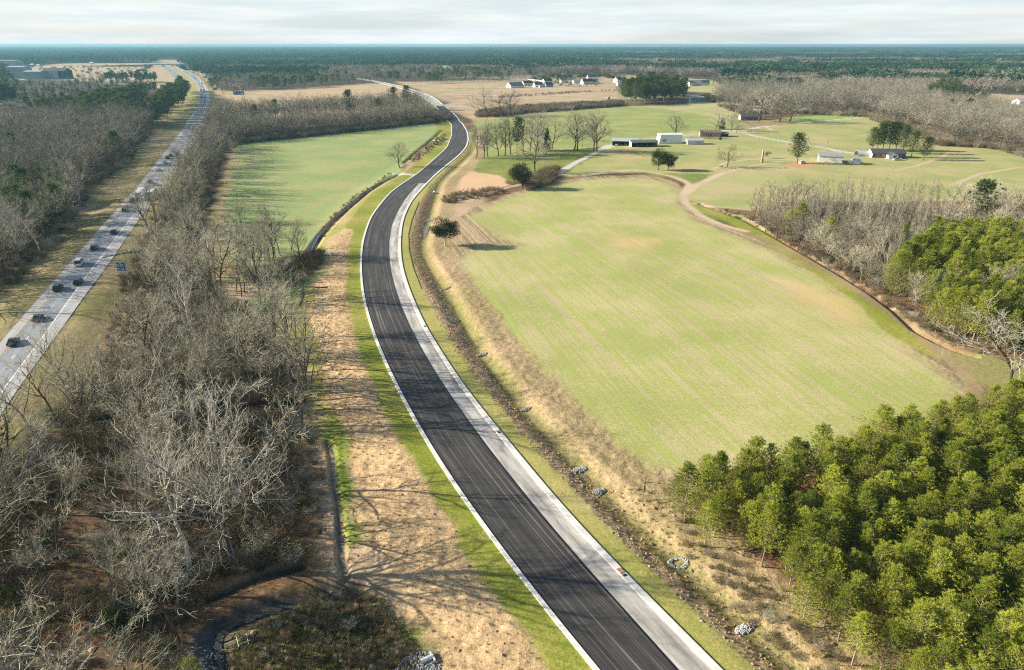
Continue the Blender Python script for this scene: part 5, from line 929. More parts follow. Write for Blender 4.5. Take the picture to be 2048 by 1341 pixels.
for i, (x, yb, yt, wf, lb) in enumerate(((1348, 276, 232, 1.1, 'broad bare tree with a nest behind the white barn'), (1455, 334, 291, 1.2, 'wide bare tree over the rubble heap in the field'), (800, 333, 284, .95, 'lone bare tree at the edge of the left field beside the road'), (1431, 259, 221, 1.1, 'bare tree left of the cedar behind the orange brick house'), (1463, 263, 226, 1., 'bare tree right of the cedar behind the orange brick house'), (1473, 266, 238, 1., 'small bare tree at the lane junction by the orange brick house'), (1486, 233, 201, 1., 'thin bare tree above the white-gabled house'), (1517, 243.5, 183, 1.1, 'largest bare oak in front of the white-gabled house'), (1543, 241, 190, 1., 'second bare oak right of the white-gabled house'), (1560, 245, 192, 1., 'third bare oak right of the white-gabled house'), (1577, 245.5, 187, 1.15, 'fourth bare oak right of the white-gabled house'), (1528, 239, 194, 1.2, 'bare oak directly behind the white-gabled house'),
    (953, 317, 250, .6, 'first, leftmost bare tree of the hedgerow by the road bend'), (968.5, 317, 244, .6, 'second bare tree of the hedgerow by the road bend'), (976, 316, 246, .6, 'third bare tree of the hedgerow, leaning close to the second'), (997, 313, 243, .8, 'crooked bare tree in the middle of the hedgerow'), (1009, 312, 238, .6, 'straight bare tree right of the crooked one'), (1021, 311, 236, .7, 'bare tree just left of the hedgerow pine'), (1048, 308, 240, .6, 'bare tree just right of the hedgerow pine'), (1060, 303, 230, .8, 'bare tree above the dark cedar bush of the hedgerow'), (1078, 303, 226, .9, 'tall bare tree left of the dark hedgerow cedar'), (1104, 299, 232, .8, 'bare tree right of the dark hedgerow cedar'), (1148, 301, 225, .8, 'left tree of the first bare pair near the open shed'), (1155, 302, 226, .8, 'right tree of the first bare pair near the open shed'), (1186, 306, 227, .8, 'left tree of the second bare pair near the open shed'), (1194, 302, 226, .8, 'right tree of the second bare pair near the open shed'), (1070, 346, 262, .8, 'multi-stemmed bare tree behind the large dark cedar'),
    (975, 235, 177, 1.15, 'broad bare tree at the left end of the brown hedge'), (1024, 232, 184, 1.1, 'bare tree in the middle of the brown hedge'), (1002, 233, 186, 1., 'bare tree behind the brown hedge between two larger ones'), (1237, 190, 164, .9, 'bare tree at the left foot of the tall pine clump'), (1198, 166, 153, 1.2, 'round bare tree between the subdivision houses'), (545, 512, 400, .9, 'bare tree at the corner of the left field, right of two'), (497, 505, 385, .8, 'bare tree at the corner of the left field, left of two'), (518, 600, 455, .95, 'tall bare tree at the green swale'), (440, 612, 500, .9, 'pale forked bare tree left of the green swale'), (600, 520, 445, .9, 'twiggy bare tree at the end of the left ditch'))):
    feature(x, yb, yt, 'bare_tree', (OPEN, OPEN2)[i % 2], lb, 'bare tree', wf * (.85 if yb > 495 else 1.45 if lb.find('hedgerow') < 0 and lb.find('pair') < 0 else 1.3))
feature(1033, 309, 233, 'pine_tree', TP[0], 'lone pine among the bare trees of the hedgerow', 'pine', .9); feature(1093, 301, 256, 'cedar_tree', CED, 'dark cedar among the bare trees of the hedgerow', 'cedar', .75); feature(1444, 259, 236, 'cedar_tree', CED, 'brownish cedar behind the orange brick house', 'cedar', 1.2); feature(1440.5, 281, 271, 'cedar_tree', CED, 'small dark conifer in front of the carport', 'cedar', 1.1)
feature(1535, 317.5, 304, 'shrub_tree', one(gen_broad(24, 5, 2.6, .68, .22, 1500, False, .15, 16), 5, 'pale_bark', 'cedar_leaves'), 'small round brownish tree right of the lone chimney', 'small tree', 1.1); feature(1977, 191, 184, 'cedar_tree', HOL, 'round dark tree beside the far right white farmhouse', 'evergreen tree', 1.1)
feature(1116, 173, 147, 'pine_tree', TP[1], 'dark pine between the subdivision houses', 'pine', 1.3); feature(1148, 301, 295, 'tree_stump', one(gen_bare(5, 6, 2, (1,), .2, .1, .25), 6, 'trunk_bark', 'trunk_bark'), 'small stump below the first bare pair', 'stump')
feature(1164.5, 296, 272, 'dead_snag', one(gen_bare(6, 9, 3, (1,), .05, .1, .3), 9, 'trunk_bark', 'trunk_bark'), 'branchless dark snag between the two bare pairs', 'snag', .7)
for x, y, yt, lb in ((370, 360, 325, 'dark green pine in the strip woods beside the highway trucks'), (385, 385, 335, 'second dark green pine in the strip woods beside the highway'), (407, 302, 262, 'dark pine high in the strip woods'), (514, 257, 208, 'dark pine at the left of the hedgerow woods'), (556, 244, 198, 'small-topped pine in the middle of the hedgerow woods'), (700, 240, 178, 'tall pine in the middle of the hedgerow woods'), (762, 240, 196, 'dark pine right of the hedgerow woods middle'), (788, 225, 172, 'tall pine behind the right part of the hedgerow woods'), (815, 220, 170, 'right, tallest pine of the hedgerow woods'), (238, 330, 255, 'spreading pine in the left woods above the shaded bank'), (5, 1000, 815, 'pine at the left edge of the photo'), (470, 265, 232, 'short pine at the left end of the hedgerow woods')):
    feature(x, y, yt, 'pine_tree', TP, lb, 'pine', 1.)
SHR = one(gen_broad(27, 3.4, 2.6, .5, .22, 2600, False, .06, 16), 3.4, 'trunk_bark', 'brush_green')
for x, yb, h, lb in ((212, 1245, 3.6, 'round dark green shrub on the leaf litter left of the stream'), (255, 1105, 2.6, 'small olive shrub behind the dark green shrub'), (330, 1290, 2.4, 'low green shrub beside the stream bend'), (95, 1085, 2.6, 'green shrub at the foot of the two leaning trunks'), (605, 1000, 2.4, 'olive shrub at the right foot of the big sycamore')):
    p = P(x, yb); tree('evergreen_shrub', None, (p.x, p.y, zat(p.x, p.y)), h, lb, 'shrub', None, mesh=SHR)
p = P(382, 1352); tree('young_pine', None, (p.x, p.y, zat(p.x, p.y)), 5, 'bright green young pine at the bottom edge beside the stream', 'young pine', None, mesh=YP[0], sxy=.62)
# --- woods
def visible(x, y, m=1.08, z=15):
    if y < 30: return False
    px, py = TOPX(x, y, z); return -400 < px < 2048 + 420 and py < 1341 + 700
def scatter(px, sp, seed, jit=.42, world=False, holes=()):
    p = px if world else poly(px); g = random.Random(seed); out = []; x0, y0 = p.min(0); x1, y1 = p.max(0); ny = int((y1 - y0) / sp) + 1; nx = int((x1 - x0) / sp) + 1
    P_ = np.array([(x0 + (i + (.5 if j % 2 else 0) + g.uniform(-jit, jit)) * sp, y0 + (j + g.uniform(-jit, jit)) * sp) for j in range(ny) for i in range(nx)])
    if not len(P_): return []
    k = inpoly(p, P_[:, 0], P_[:, 1])
    for h in holes: k &= ~inpoly(poly(h), P_[:, 0], P_[:, 1])
    dr = np.minimum(np.abs(P_[:, 0] - fRL(P_[:, 1])), np.abs(P_[:, 0] - fRR(P_[:, 1])))
    for X_, Y_ in (((fFL), (fFR)), ((fOL), (fOR))):
        a, b = X_(P_[:, 1]), Y_(P_[:, 1]); k &= ~((P_[:, 0] > a - 7) & (P_[:, 0] < b + 6) & (P_[:, 1] < 2600) & ((P_[:, 1] > 700) if X_ is fOL else True))
    return [(float(a), float(b)) for a, b in P_[k] if visible(a, b)]
CAND = {'bare': [], 'sap': [], 'young': [], 'tall': []}   # kind -> (x, y, h, wood label, group)
def wood(px, sp, seed, kind, h, place, group, holes=(), mix=None, thin=None):
    for x, y in scatter(px, sp, seed, holes=holes):
        if thin is not None and fbm(x / 16, y / 16, seed + 9, 3) > thin + rs.uniform(-.05, .05): continue
        k = kind; hh = rs.uniform(*h)
        if mix and fbm(x / 45, y / 45, seed, 2) + rs.uniform(-.12, .12) > mix[1]: k = mix[0]; hh = rs.uniform(*mix[2])
        CAND[k].append((x, y, hh, place, group))
STRIP_HOLES = [[(175,745),(215,640),(240,552),(262,540),(285,600),(285,690),(240,760)], [(100,960),(300,960),(330,1040),(250,1170),(90,1190),(60,1060)], [(40,1230),(260,1230),(300,1341),(300,1420),(20,1420)], [(330,1180),(430,1180),(430,1250),(340,1260)]]
wood([(-260,1290),(-120,1060),(60,870),(165,745),(250,640),(270,540),(288,480),(335,405),(385,330),(425,262),(442,226),(462,240),(448,300),(430,350),(406,420),(384,480),(400,540),(440,590),(505,610),(505,650),(550,700),(592,760),(606,850),(604,950),(590,1050),(575,1120),(420,1140),(380,1200),(360,1300),(380,1500),(-350,1600)], 7.0, 1, 'bare', (14, 25), 'in the strip woods', 'bare trees of the strip woods', STRIP_HOLES, thin=.09)
wood([(540,640),(562,700),(602,760),(617,850),(609,950),(598,1050),(572,1060),(583,950),(590,850),(570,765),(532,700)], 6.0, 19, 'bare', (20, 26), 'at the strip woods edge', 'edge trees of the strip woods')
wood([(398,540),(440,590),(520,590),(560,530),(612,505),(590,485),(500,500),(430,500)], 8.0, 20, 'bare', (12, 18), 'below the left field', 'bare trees below the left field')
wood([(465,296),(480,286),(600,274),(700,264),(800,253),(868,243),(862,232),(800,238),(700,248),(600,258),(500,262),(462,270)], 7.2, 2, 'bare', (13, 20), 'in the front hedgerow row', 'bare trees of the hedgerow woods')
wood([(440,262),(500,258),(600,250),(700,242),(800,234),(862,228),(830,212),(700,222),(600,228),(500,236),(450,235)], 9.5, 3, 'bare', (16, 23), 'in the back hedgerow row', 'bare trees of the hedgerow woods')
wood([(-160,640),(0,588),(11,568),(39,537),(80,502),(138,453),(184,369),(212,351),(251,320),(281,287),(303,260),(315,240),(300,225),(240,250),(100,262),(-100,300),(-300,420)], 8.5, 4, 'bare', (17, 24), 'in the left woods', 'bare trees of the left woods', mix=('tall', .22, (15, 20)))
wood([(-120,300),(100,262),(240,250),(300,228),(290,200),(200,195),(100,225),(60,240),(-120,260)], 13, 5, 'bare', (14, 20), 'behind the left woods', 'bare trees of the left woods', mix=('tall', .16, (15, 20)))
wood([(303,262),(339,236),(364,216),(376,202),(378,190),(362,182),(340,186),(290,205),(190,222),(150,240),(200,252),(260,255)], 10, 6, 'tall', (18, 25), 'in the highway pine block', 'pines beside the highway')
wood([(100,246),(200,216),(290,200),(318,188),(300,180),(200,200),(110,222),(80,240)], 14, 7, 'tall', (12, 19), 'in the far pine belt', 'pines behind the left woods', mix=('bare', .1, (13, 18)))
wood([(-120,250),(80,236),(110,218),(200,196),(290,180),(305,168),(150,166),(0,170),(-120,175)], 18, 8, 'bare', (8, 15), 'in the factory scrub', 'bare trees of the far left', mix=('tall', .10, (8, 13)))
wood([(420,186),(445,190),(500,184),(560,181),(650,173),(742,166),(748,160),(700,157),(600,158),(500,160),(430,162),(412,170)], 17, 9, 'bare', (15, 20), 'in the billboard woodlot', 'bare trees of the woodlot', mix=('tall', .12, (16, 21)))
wood([(752,160),(790,165),(860,168),(1000,164),(1062,157),(1050,152),(980,150),(900,146),(800,146),(740,150)], 19, 10, 'bare', (14, 20), 'in the far woodline', 'bare trees of the woodline', mix=('tall', .08, (16, 21)))
wood([(1240,205),(1262,214),(1300,210),(1345,206),(1378,200),(1362,188),(1330,182),(1290,184),(1255,192)], 12.5, 11, 'tall', (16, 32), 'in the tall pine clump', 'tall pine clump')
wood([(1425,208),(1480,228),(1500,222),(1560,214),(1600,226),(1690,230),(1735,234),(1780,222),(1900,205),(1915,190),(1880,180),(1750,176),(1600,176),(1480,180),(1430,190)], 12.5, 12, 'bare', (17, 23), 'in the lane woods', 'bare trees behind the lane')
wood([(1738,238),(1800,252),(1850,276),(1875,291),(1920,293),(1980,296),(2050,313),(2170,340),(2170,262),(2048,240),(1950,216),(1870,212),(1780,224)], 9.5, 13, 'bare', (16, 22), 'in the right woods', 'bare trees of the right woods', mix=('tall', .38, (18, 23)))
wood([(1900,212),(1920,205),(1905,182),(1870,185),(1850,205)], 11, 14, 'tall', (18, 23), 'at the far right clearing', 'pines at the right clearing')
wood([(1492,436),(1560,482),(1620,517),(1700,562),(1760,600),(1800,590),(1800,540),(1850,520),(1900,470),(1880,420),(1700,405),(1560,405)], 3.9, 15, 'sap', (7.5, 15.5), 'in the ditch thicket', 'saplings along the ditch', mix=('bare', .13, (9, 13)))
wood([(1880,420),(2000,430),(2150,440),(2150,540),(2000,520),(1900,490)], 8, 16, 'bare', (14, 19), 'behind the right pine block', 'bare trees behind the right pines', mix=('tall', .3, (18, 20)))
wood([(1768,596),(1800,622),(1850,660),(1900,690),(1960,702),(2100,730),(2200,700),(2200,540),(2050,520),(1930,500),(1870,510),(1810,545),(1775,580)], 4.7, 17, 'tall', (12, 17), 'in the far pine block', 'pines at the far corner of the big field', mix=('bare', .30, (11, 15)))
wood([(1312,1000),(1355,1050),(1400,1000),(1470,985),(1580,962),(1700,925),(1850,880),(2000,852),(2200,830),(2700,1000),(2700,1700),(1900,1560),(1760,1400),(1660,1310),(1580,1230),(1500,1150),(1400,1090)], 3.35, 18, 'young', (8.5, 12.), 'in the plantation', 'young plantation pines')
for x, y, yt, lb, l in ((1353, 1003, 950, 'small young pine standing alone at the corner of the plantation', YP), (1428, 1070, 1000, 'young pine at the left tip of the plantation', YP), (1650, 500, 430, 'dark green pine inside the pale sapling thicket', YP), (1572, 478, 420, 'left of two green pines at the start of the sapling thicket', YP), (1590, 478, 402, 'right of two green pines at the start of the sapling thicket', YP), (1800, 510, 446, 'bushy pine above the middle of the sapling thicket', YP), (1945, 470, 355, 'pine crown rising above the pale trees at the right', TP)):
    feature(x, y, yt, 'pine_tree', l, lb, 'pine', 1.2)
INFO = {'bare': ('bare_tree', 'bare tree'), 'sap': ('sapling', 'sapling'), 'young': ('young_pine', 'young pine'), 'tall': ('pine_tree', 'pine')}
ADJ = {'bare': ('tall grey bare tree', 'medium grey bare tree', 'low grey bare tree'), 'sap': ('tall pale sapling', 'medium pale sapling', 'low pale sapling'), 'young': ('tall bright green young pine', 'medium green young pine', 'low green young pine'), 'tall': ('tall dark green pine', 'medium dark green pine', 'low dark green pine')}
NEAR = [((28,688),'the black hatchback'),((158,568),'the two black suvs'),((238,545),'the blue services sign'),((283,396),'the white truck'),((345,311),'the black pickup'),((410,200),'the box truck'),((464,1115),'the big sycamore'),((440,1240),'the dark stream'),((606,570),'the silt fence corner'),((545,510),'the left field corner'),((480,285),'the green field corner'),((700,250),'the tall hedgerow pine'),((870,243),'the road'),((470,205),'the billboards'),((71,290),'the half-hidden billboard'),
 ((690,1130),'the left swale'),((1353,1003),'the plantation corner'),((1492,1246),'the nearest check dam'),((1957,800),'the track end'),((1900,1100),'the plantation middle'),((1700,960),'the big field edge'),((2030,800),'the wide pale tree'),((1570,480),'the two green pines'),((1650,500),'the pine in the thicket'),((1820,655),'the farm track'),((1945,700),'the ditch bend'),((1594,327),'the lone pine'),((1771,314),'the dark brick house'),((1500,240),'the white-gabled house'),((1394,200),'the shade-blue building'),((1720,236),'the lane end'),((1953,190),'the white farmhouse'),((1980,296),'the right field edge'),((1250,205),'the side road'),((340,230),'the highway median'),((184,369),'the shaded bank'),((40,540),'the bank foot'),((100,240),'the sandy lot'),((110,157),'the factory')]
NW = [(P(*a), b) for a, b in NEAR]
FAR = []      # (x, y, h, prototype index) for the wood that is beyond the first 300 of its kind
VAR = {'bare': BARE, 'sap': SAP, 'young': YP, 'tall': TP}
LIM = {'bare': 255, 'sap': 290, 'young': 285, 'tall': 258}
def shows(x, y, h): px, py = TOPX(x, y, h * .7); return -20 < px < 2068 and py < 1345
for kind, L in CAND.items():
    L.sort(key=lambda c: -c[2] / math.hypot(c[0], c[1]) * (1 if shows(*c[:3]) else .001)); lim = LIM[kind]
    for i, (x, y, h, place, grp) in enumerate(L):
        if i < lim and shows(x, y, h):
            far = y > 330; lst = BARE2 if kind == 'bare' and far else YP if 'corner' in grp and kind == 'tall' else VAR[kind]
            mid_ = {'bare': 18, 'sap': 12, 'young': 10.2, 'tall': 17}[kind]; a = ADJ[kind][0 if h > mid_ * 1.1 else 1 if h > mid_ * .9 else 2]
            q = Vector((x, y, 0)); nb = min(NW, key=lambda n: (n[0] - q).length)[1]
            tm = cm = None
            if kind == 'bare' and 'lane' in place: tm = 'mottled_bark'
            if kind == 'bare' and not far and i % 17 == 4: cm = 'pale_bark'; a = a.replace('grey', 'pale')
            short = place
            w = rs.uniform(.85, 1.15) * (1.25 if kind == 'tall' and h < 17 and lst is not YP else 1)
            tree(INFO[kind][0], kind, (x, y, zat(x, y)), h, f'{a} {short}, near {nb}', INFO[kind][1], grp, sxy=h / lst[0][2] * w, mesh=lst[i % len(lst)], cmat=cm, tmat=tm or cm)
        else: FAR.append((x, y, h, kind))
print('candidates', {k: len(v) for k, v in CAND.items()}, 'far', len(FAR))
# ------------------------------------------------------------------ stuff: instanced on points by geometry nodes
def proto(name, meshes):            # one mesh from several (trunk + crown), kept out of the scene
    me = bpy.data.meshes.new(name); V_, F_, M_ = [], [], []; mats = []
    for src, off, s in meshes:
        b = len(V_); V_ += [tuple(v.co * s + off) for v in src.vertices]; mt = src.materials[0]
        if mt not in mats: mats.append(mt)
        k = mats.index(mt); F_ += [tuple(b + i for i in p.vertices) for p in src.polygons]; M_ += [k] * len(src.polygons)
    me.from_pydata(V_, [], F_)
    for m_ in mats: me.materials.append(m_)
    me.polygons.foreach_set('material_index', M_); me.update(); return bpy.data.objects.new(name, me)
def gn_scatter(name, pts, protos, label, cat):
    me = bpy.data.meshes.new(name); me.from_pydata([p[:3] for p in pts], [], []); me.attributes.new('rot', 'FLOAT_VECTOR', 'POINT').data.foreach_set('vector', np.array([(0, 0, p[3]) for p in pts], np.float32).ravel())
    me.attributes.new('scl', 'FLOAT_VECTOR', 'POINT').data.foreach_set('vector', np.array([p[4] for p in pts], np.float32).ravel()); me.attributes.new('idx', 'INT', 'POINT').data.foreach_set('value', np.array([p[5] for p in pts], np.int32))
    o = bpy.data.objects.new(name, me); COL.objects.link(o); tag(o, label, cat, kind='stuff')
    ng = bpy.data.node_groups.new(name + '_nodes', 'GeometryNodeTree'); ng.interface.new_socket('Geometry', in_out='INPUT', socket_type='NodeSocketGeometry'); ng.interface.new_socket('Geometry', in_out='OUTPUT', socket_type='NodeSocketGeometry')
    gi = ng.nodes.new('NodeGroupInput'); go = ng.nodes.new('NodeGroupOutput'); jn = ng.nodes.new('GeometryNodeJoinGeometry')
    def attr(nm, ty): a = ng.nodes.new('GeometryNodeInputNamedAttribute'); a.data_type = ty; a.inputs['Name'].default_value = nm; return a
    ra, sa, ia = attr('rot', 'FLOAT_VECTOR'), attr('scl', 'FLOAT_VECTOR'), attr('idx', 'INT')
    for k, po in enumerate(protos):
        oi = ng.nodes.new('GeometryNodeObjectInfo'); oi.inputs['Object'].default_value = po; oi.inputs['As Instance'].default_value = True
        ip = ng.nodes.new('GeometryNodeInstanceOnPoints'); cp = ng.nodes.new('FunctionNodeCompare'); cp.data_type = 'INT'; cp.operation = 'EQUAL'
        eu = ng.nodes.new('FunctionNodeEulerToRotation')
        ai = [s for s in cp.inputs if s.type == 'INT']; ng.links.new(ia.outputs['Attribute'], ai[0]); ai[1].default_value = k
        ng.links.new(gi.outputs[0], ip.inputs['Points']); ng.links.new(cp.outputs[0], ip.inputs['Selection']); ng.links.new(oi.outputs['Geometry'], ip.inputs['Instance'])
        ng.links.new(ra.outputs['Attribute'], eu.inputs[0]); ng.links.new(eu.outputs[0], ip.inputs['Rotation']); ng.links.new(sa.outputs['Attribute'], ip.inputs['Scale']); ng.links.new(ip.outputs[0], jn.inputs[0])
    ng.links.new(jn.outputs[0], go.inputs[0]); md = o.modifiers.new('scatter', 'NODES'); md.node_group = ng; return o
Z0 = Vector((0, 0, 0))
PRB = [proto('bare_wood_%d' % i, [(b[0], Z0, 1), (b[1], Z0, 1)]) for i, b in enumerate(BARE2[:4])]; PRT = [proto('pine_wood_%d' % i, [(b[0], Z0, 1), (b[1], Z0, 1)]) for i, b in enumerate(TP[:3])]
PRS = [proto('sapling_wood', [(SAP[0][0], Z0, 1), (SAP[0][1], Z0, 1)])]; PRY = [proto('young_wood', [(YP[0][0], Z0, 1), (YP[0][1], Z0, 1)])]
PR = PRB + PRT + PRS + PRY; pts = []
for x, y, h, kind in FAR:
    i = {'bare': rs.randrange(4), 'tall': 4 + rs.randrange(3), 'sap': 7, 'young': 8}[kind]; s = h / {'bare': 22, 'tall': 22, 'sap': 14, 'young': 11}[kind]; w = s * rs.uniform(.9, 1.2) * (1.3 if kind == 'bare' else 1.1)
    pts.append((x, y, zat(x, y), rs.uniform(0, 6.28), (w, w, s), i))
gn_scatter('forest', pts, PR, 'mass of smaller and farther trees filling the woods behind the nearer trees', 'forest')
# undergrowth: brush and young stems under the trees and along ditches
BR = [proto('brush_%d' % i, [(gen_brush(600 + i, 1.6, 2.4).mesh('b', m_), Z0, 1)]) for i, m_ in enumerate(('brush_twigs', 'brush_twigs', 'far_twig_bark', 'brush_green'))]
GB = proto('green_bush', [(gen_broad(61, 2.6, 1.7, .5, .2, 700, False, .05, 10)[1].mesh('b', 'brush_green'), Z0, 1)]); RB_ = proto('rust_bush', [(gen_broad(62, 2.6, 1.5, .5, .16, 420, False, .05, 10)[1].mesh('b', 'rust_leaves'), Z0, 1)])
pts = []
def brush(px, sp, seed, s=(.6, 1.4), w=(4, 4, 6, 1, .6, .3), holes=(), hz=1.):
    for x, y in scatter(px, sp, seed, holes=holes): k = rs.uniform(*s); pts.append((x, y, zat(x, y), rs.uniform(0, 6.28), (k, k, k * hz), rs.choices(range(6), w)[0]))
STRIP = [(-260,1290),(-120,1060),(60,870),(165,745),(250,640),(270,540),(288,480),(335,405),(385,330),(425,262),(442,226),(462,240),(448,300),(430,350),(406,420),(384,480),(400,540),(440,590),(505,610),(505,650),(550,700),(592,760),(606,850),(604,950),(590,1050),(575,1120),(420,1140),(380,1200),(360,1300),(380,1500),(-350,1600)]
brush(STRIP, 2.6, 31, (.5, 1.6), (6, 6, 5, 2, 1, .3), holes=STRIP_HOLES); [brush(q, 2.6, 58 + i, (.3, .9), (4, 3, 4, 2, .5, 1)) for i, q in enumerate(STRIP_HOLES)]; brush([(300,1120),(430,1120),(420,1180),(350,1230),(200,1180)], 2.2, 32, (.5, 1.0), (3, 3, 2, 4, 3, .4))
brush([(465,298),(480,288),(600,276),(700,266),(800,255),(872,246),(866,238),(700,254),(480,272)], 3.2, 33, (.9, 2.0), (5, 5, 4, 1, .5, .5)); brush([(860,236),(880,246),(905,240),(895,228),(868,222)], 4, 34, (.8, 1.6), (5, 5, 4, 0, 0, 1))
brush([(560,520),(640,500),(650,520),(600,560),(540,575),(480,545)], 2.4, 35, (.7, 1.6), (5, 5, 3, 1, 1, .3)); brush([(700,405),(735,378),(800,345),(775,345),(690,400),(640,455),(650,470)], 3, 36, (.2, .55), (5, 5, 1, 3, 1, .5))
brush([(815,318),(856,290),(886,268),(895,280),(850,310),(830,325)], 3, 37, (.3, .7), (6, 5, 1, 3, 1, .5)); brush([(950,236),(1000,234),(1060,227),(1130,222),(1200,216),(1245,212),(1245,205),(1160,210),(1060,215),(960,225)], 4.5, 38, (1.2, 2.6), (6, 5, 3, 1, .6, .6))
brush([(1070,352),(1090,345),(1120,335),(1100,372),(1050,385)], 3, 39, (.9, 1.9), (6, 5, 3, 1, .3, .6)); brush([(888,395),(960,380),(1000,376),(1010,388),(930,402),(880,412)], 2.6, 40, (.35, .9), (6, 5, 1, 1, .4, 2)); brush([(910,385),(950,378),(952,384),(912,390)], 2.0, 41, (.4, .6), (1, 1, 0, 0, 0, 5))
brush([(1400,410),(1490,440),(1530,462),(1530,452),(1490,430)], 2.6, 42, (.25, .6), (2, 2, 2, 5, 3, .4)); brush([(1490,430),(1560,478),(1700,560),(1860,668),(1960,712),(1960,700),(1860,652),(1700,545),(1560,462)], 2.4, 43, (.4, 1.1), (5, 5, 4, 2, 1, .6))
brush([(1560,470),(1700,545),(1760,590),(1880,500),(1850,430),(1600,420)], 3.4, 44, (.8, 1.7), (3, 3, 6, 1, 1, .3)); brush([(1380,1075),(1470,1130),(1560,1210),(1700,1320),(1760,1400),(1680,1400),(1500,1240),(1360,1100)], 2.0, 45, (.25, .6), (5, 5, 3, 2, .6, 1))
brush([(1330,985),(1420,980),(1500,960),(1600,930),(1560,1010),(1440,1060),(1370,1080)], 2.6, 46, (.25, .7), (5, 4, 3, 2, .6, 1)); brush([(590,1170),(690,1150),(720,1190),(700,1260),(620,1250)], 2.0, 47, (.4, .9), (5, 5, 3, 1, .5, 1)); brush([(440,1280),(600,1190),(760,1180),(860,1341),(880,1420),(480,1420)], 1.0, 48, (.18, .42), (5, 3, 1, 3, 1, .3), hz=.8)
brush([(600,780),(640,900),(650,1000),(645,1100),(610,1150),(590,1050),(606,900)], 2.6, 49, (.3, .8), (5, 4, 3, 2, 1, .5)); brush([(-120,600),(11,575),(80,512),(138,462),(184,378),(251,328),(303,268),(303,240),(200,300),(80,440),(-60,540)], 4.2, 50, (.8, 1.8), (5, 5, 5, 1, .3, .3))
brush([(1740,240),(1850,280),(1875,293),(1980,298),(2050,315),(2170,345),(2170,320),(1980,285),(1870,270),(1750,232)], 4.2, 51, (1., 2.4), (5, 5, 4, 1, 1, .3)); brush([(1430,212),(1480,230),(1600,229),(1740,236),(1740,226),(1600,218),(1480,216)], 6, 52, (1., 2.4), (5, 5, 4, 1, .4, .3)); brush([(1385,202),(1430,206),(1440,196),(1420,190)], 7, 53, (1., 2.4))
brush([(1000,197),(1100,190),(1200,184),(1240,182),(1240,180.5),(1100,187),(1000,194)], 7, 54, (.5, 1.2), (5, 5, 1, 1, 1, 1)); brush([(1045,175),(1200,172),(1200,160),(1060,160)], 24, 55, (1., 2.2), (2, 2, 2, 2, 4, 1)); brush([(100,160),(300,150),(300,132),(60,135)], 60, 56, (1.5, 4), (1, 2, 2, 3, 4, 0))
brush([(1055,162),(1200,155),(1230,160),(1230,152),(1070,154)], 14, 57, (2.2, 4.5), (0, 0, 2, 3, 4, 0))
gn_scatter('undergrowth', pts, BR + [GB, RB_], 'brown and green brush growing under the trees and along the ditches', 'undergrowth')
# tussocks and clods: dry grass on the banks, marsh and spoil slope
TU = []
for i, mt in enumerate(('dry_grass', 'green_grass', 'clod')):
    if mt == 'dry_grass': leafmat(mt, (.27,.20,.10), (.48,.37,.21), .4, .2)
    elif mt == 'green_grass': leafmat(mt, (.11,.17,.03), (.27,.29,.08), .4, .3)
    else: pmat(mt, (.36,.25,.15), .95, .3, 2., rnd=.35)
    m = MB(); g = random.Random(70 + i)
    if mt != 'clod':
        for k in range(16):
            a = g.uniform(0, 6.28); q = Vector((g.gauss(0, .12), g.gauss(0, .12), -.05)); t = Vector((math.cos(a) * .35, math.sin(a) * .35, g.uniform(.25, .6))); s = Vector((-math.sin(a), math.cos(a), 0)) * .05; m.face(q - s, q + s, q + t)
    else:
        v = [(0,0,.5),(.9,0,.2),(.28,.85,.15),(-.72,.53,.2),(-.72,-.53,.15),(.28,-.85,.2)]; m.v = [Vector((a * .4 * g.uniform(.7, 1.2), b * .4 * g.uniform(.7, 1.2), c * .5)) for a, b, c in v]; m.f = [(0, 1+k, 1+(k+1) % 5) for k in range(5)]
    TU.append(proto('tuft_%d' % i, [(m.mesh('t', mt), Z0, 1)]))
pts = []
def tufts(px, sp, seed, s, w, world=False):
    for x, y in scatter(px, sp, seed, world=world): k = rs.uniform(*s); pts.append((x, y, zat(x, y), rs.uniform(0, 6.28), (k, k, k), rs.choices(range(3), w)[0]))
tufts(np.array([tuple(q) for q in DB] + [tuple(q) for q in DR[::-1]]), .8, 81, (.25, .8), (3, .5, 4), True)
tufts([(1330,985),(1400,1085),(1560,1220),(1760,1420),(1640,1440),(1420,1200),(1240,1030),(1200,975),(1260,965)], 1.2, 82, (.4, 1.1), (5, 1.2, .6)); tufts(STRIP, 2.3, 83, (.6, 1.6), (4, 1.5, .6)); tufts([(430,1270),(600,1185),(760,1175),(880,1341),(900,1400),(460,1400)], .75, 84, (.6, 1.5), (3, 1.6, .2))
tufts([(1500,1150),(1640,1300),(1800,1450),(1900,1300),(1600,1050)], 1.6, 85, (.5, 1.4), (4, 1, .6)); tufts(TANL, 1.5, 86, (.2, .8), (5, .5, .6), True)
tufts([(640,560),(700,800),(720,1080),(690,1170),(620,1150),(610,800),(570,640)], 1.5, 88, (.5, 1.1), (4, 1.6, .5))
gn_scatter('grass', pts, TU, 'tufts of dry and green grass and clods on banks, marsh and slopes', 'grass')
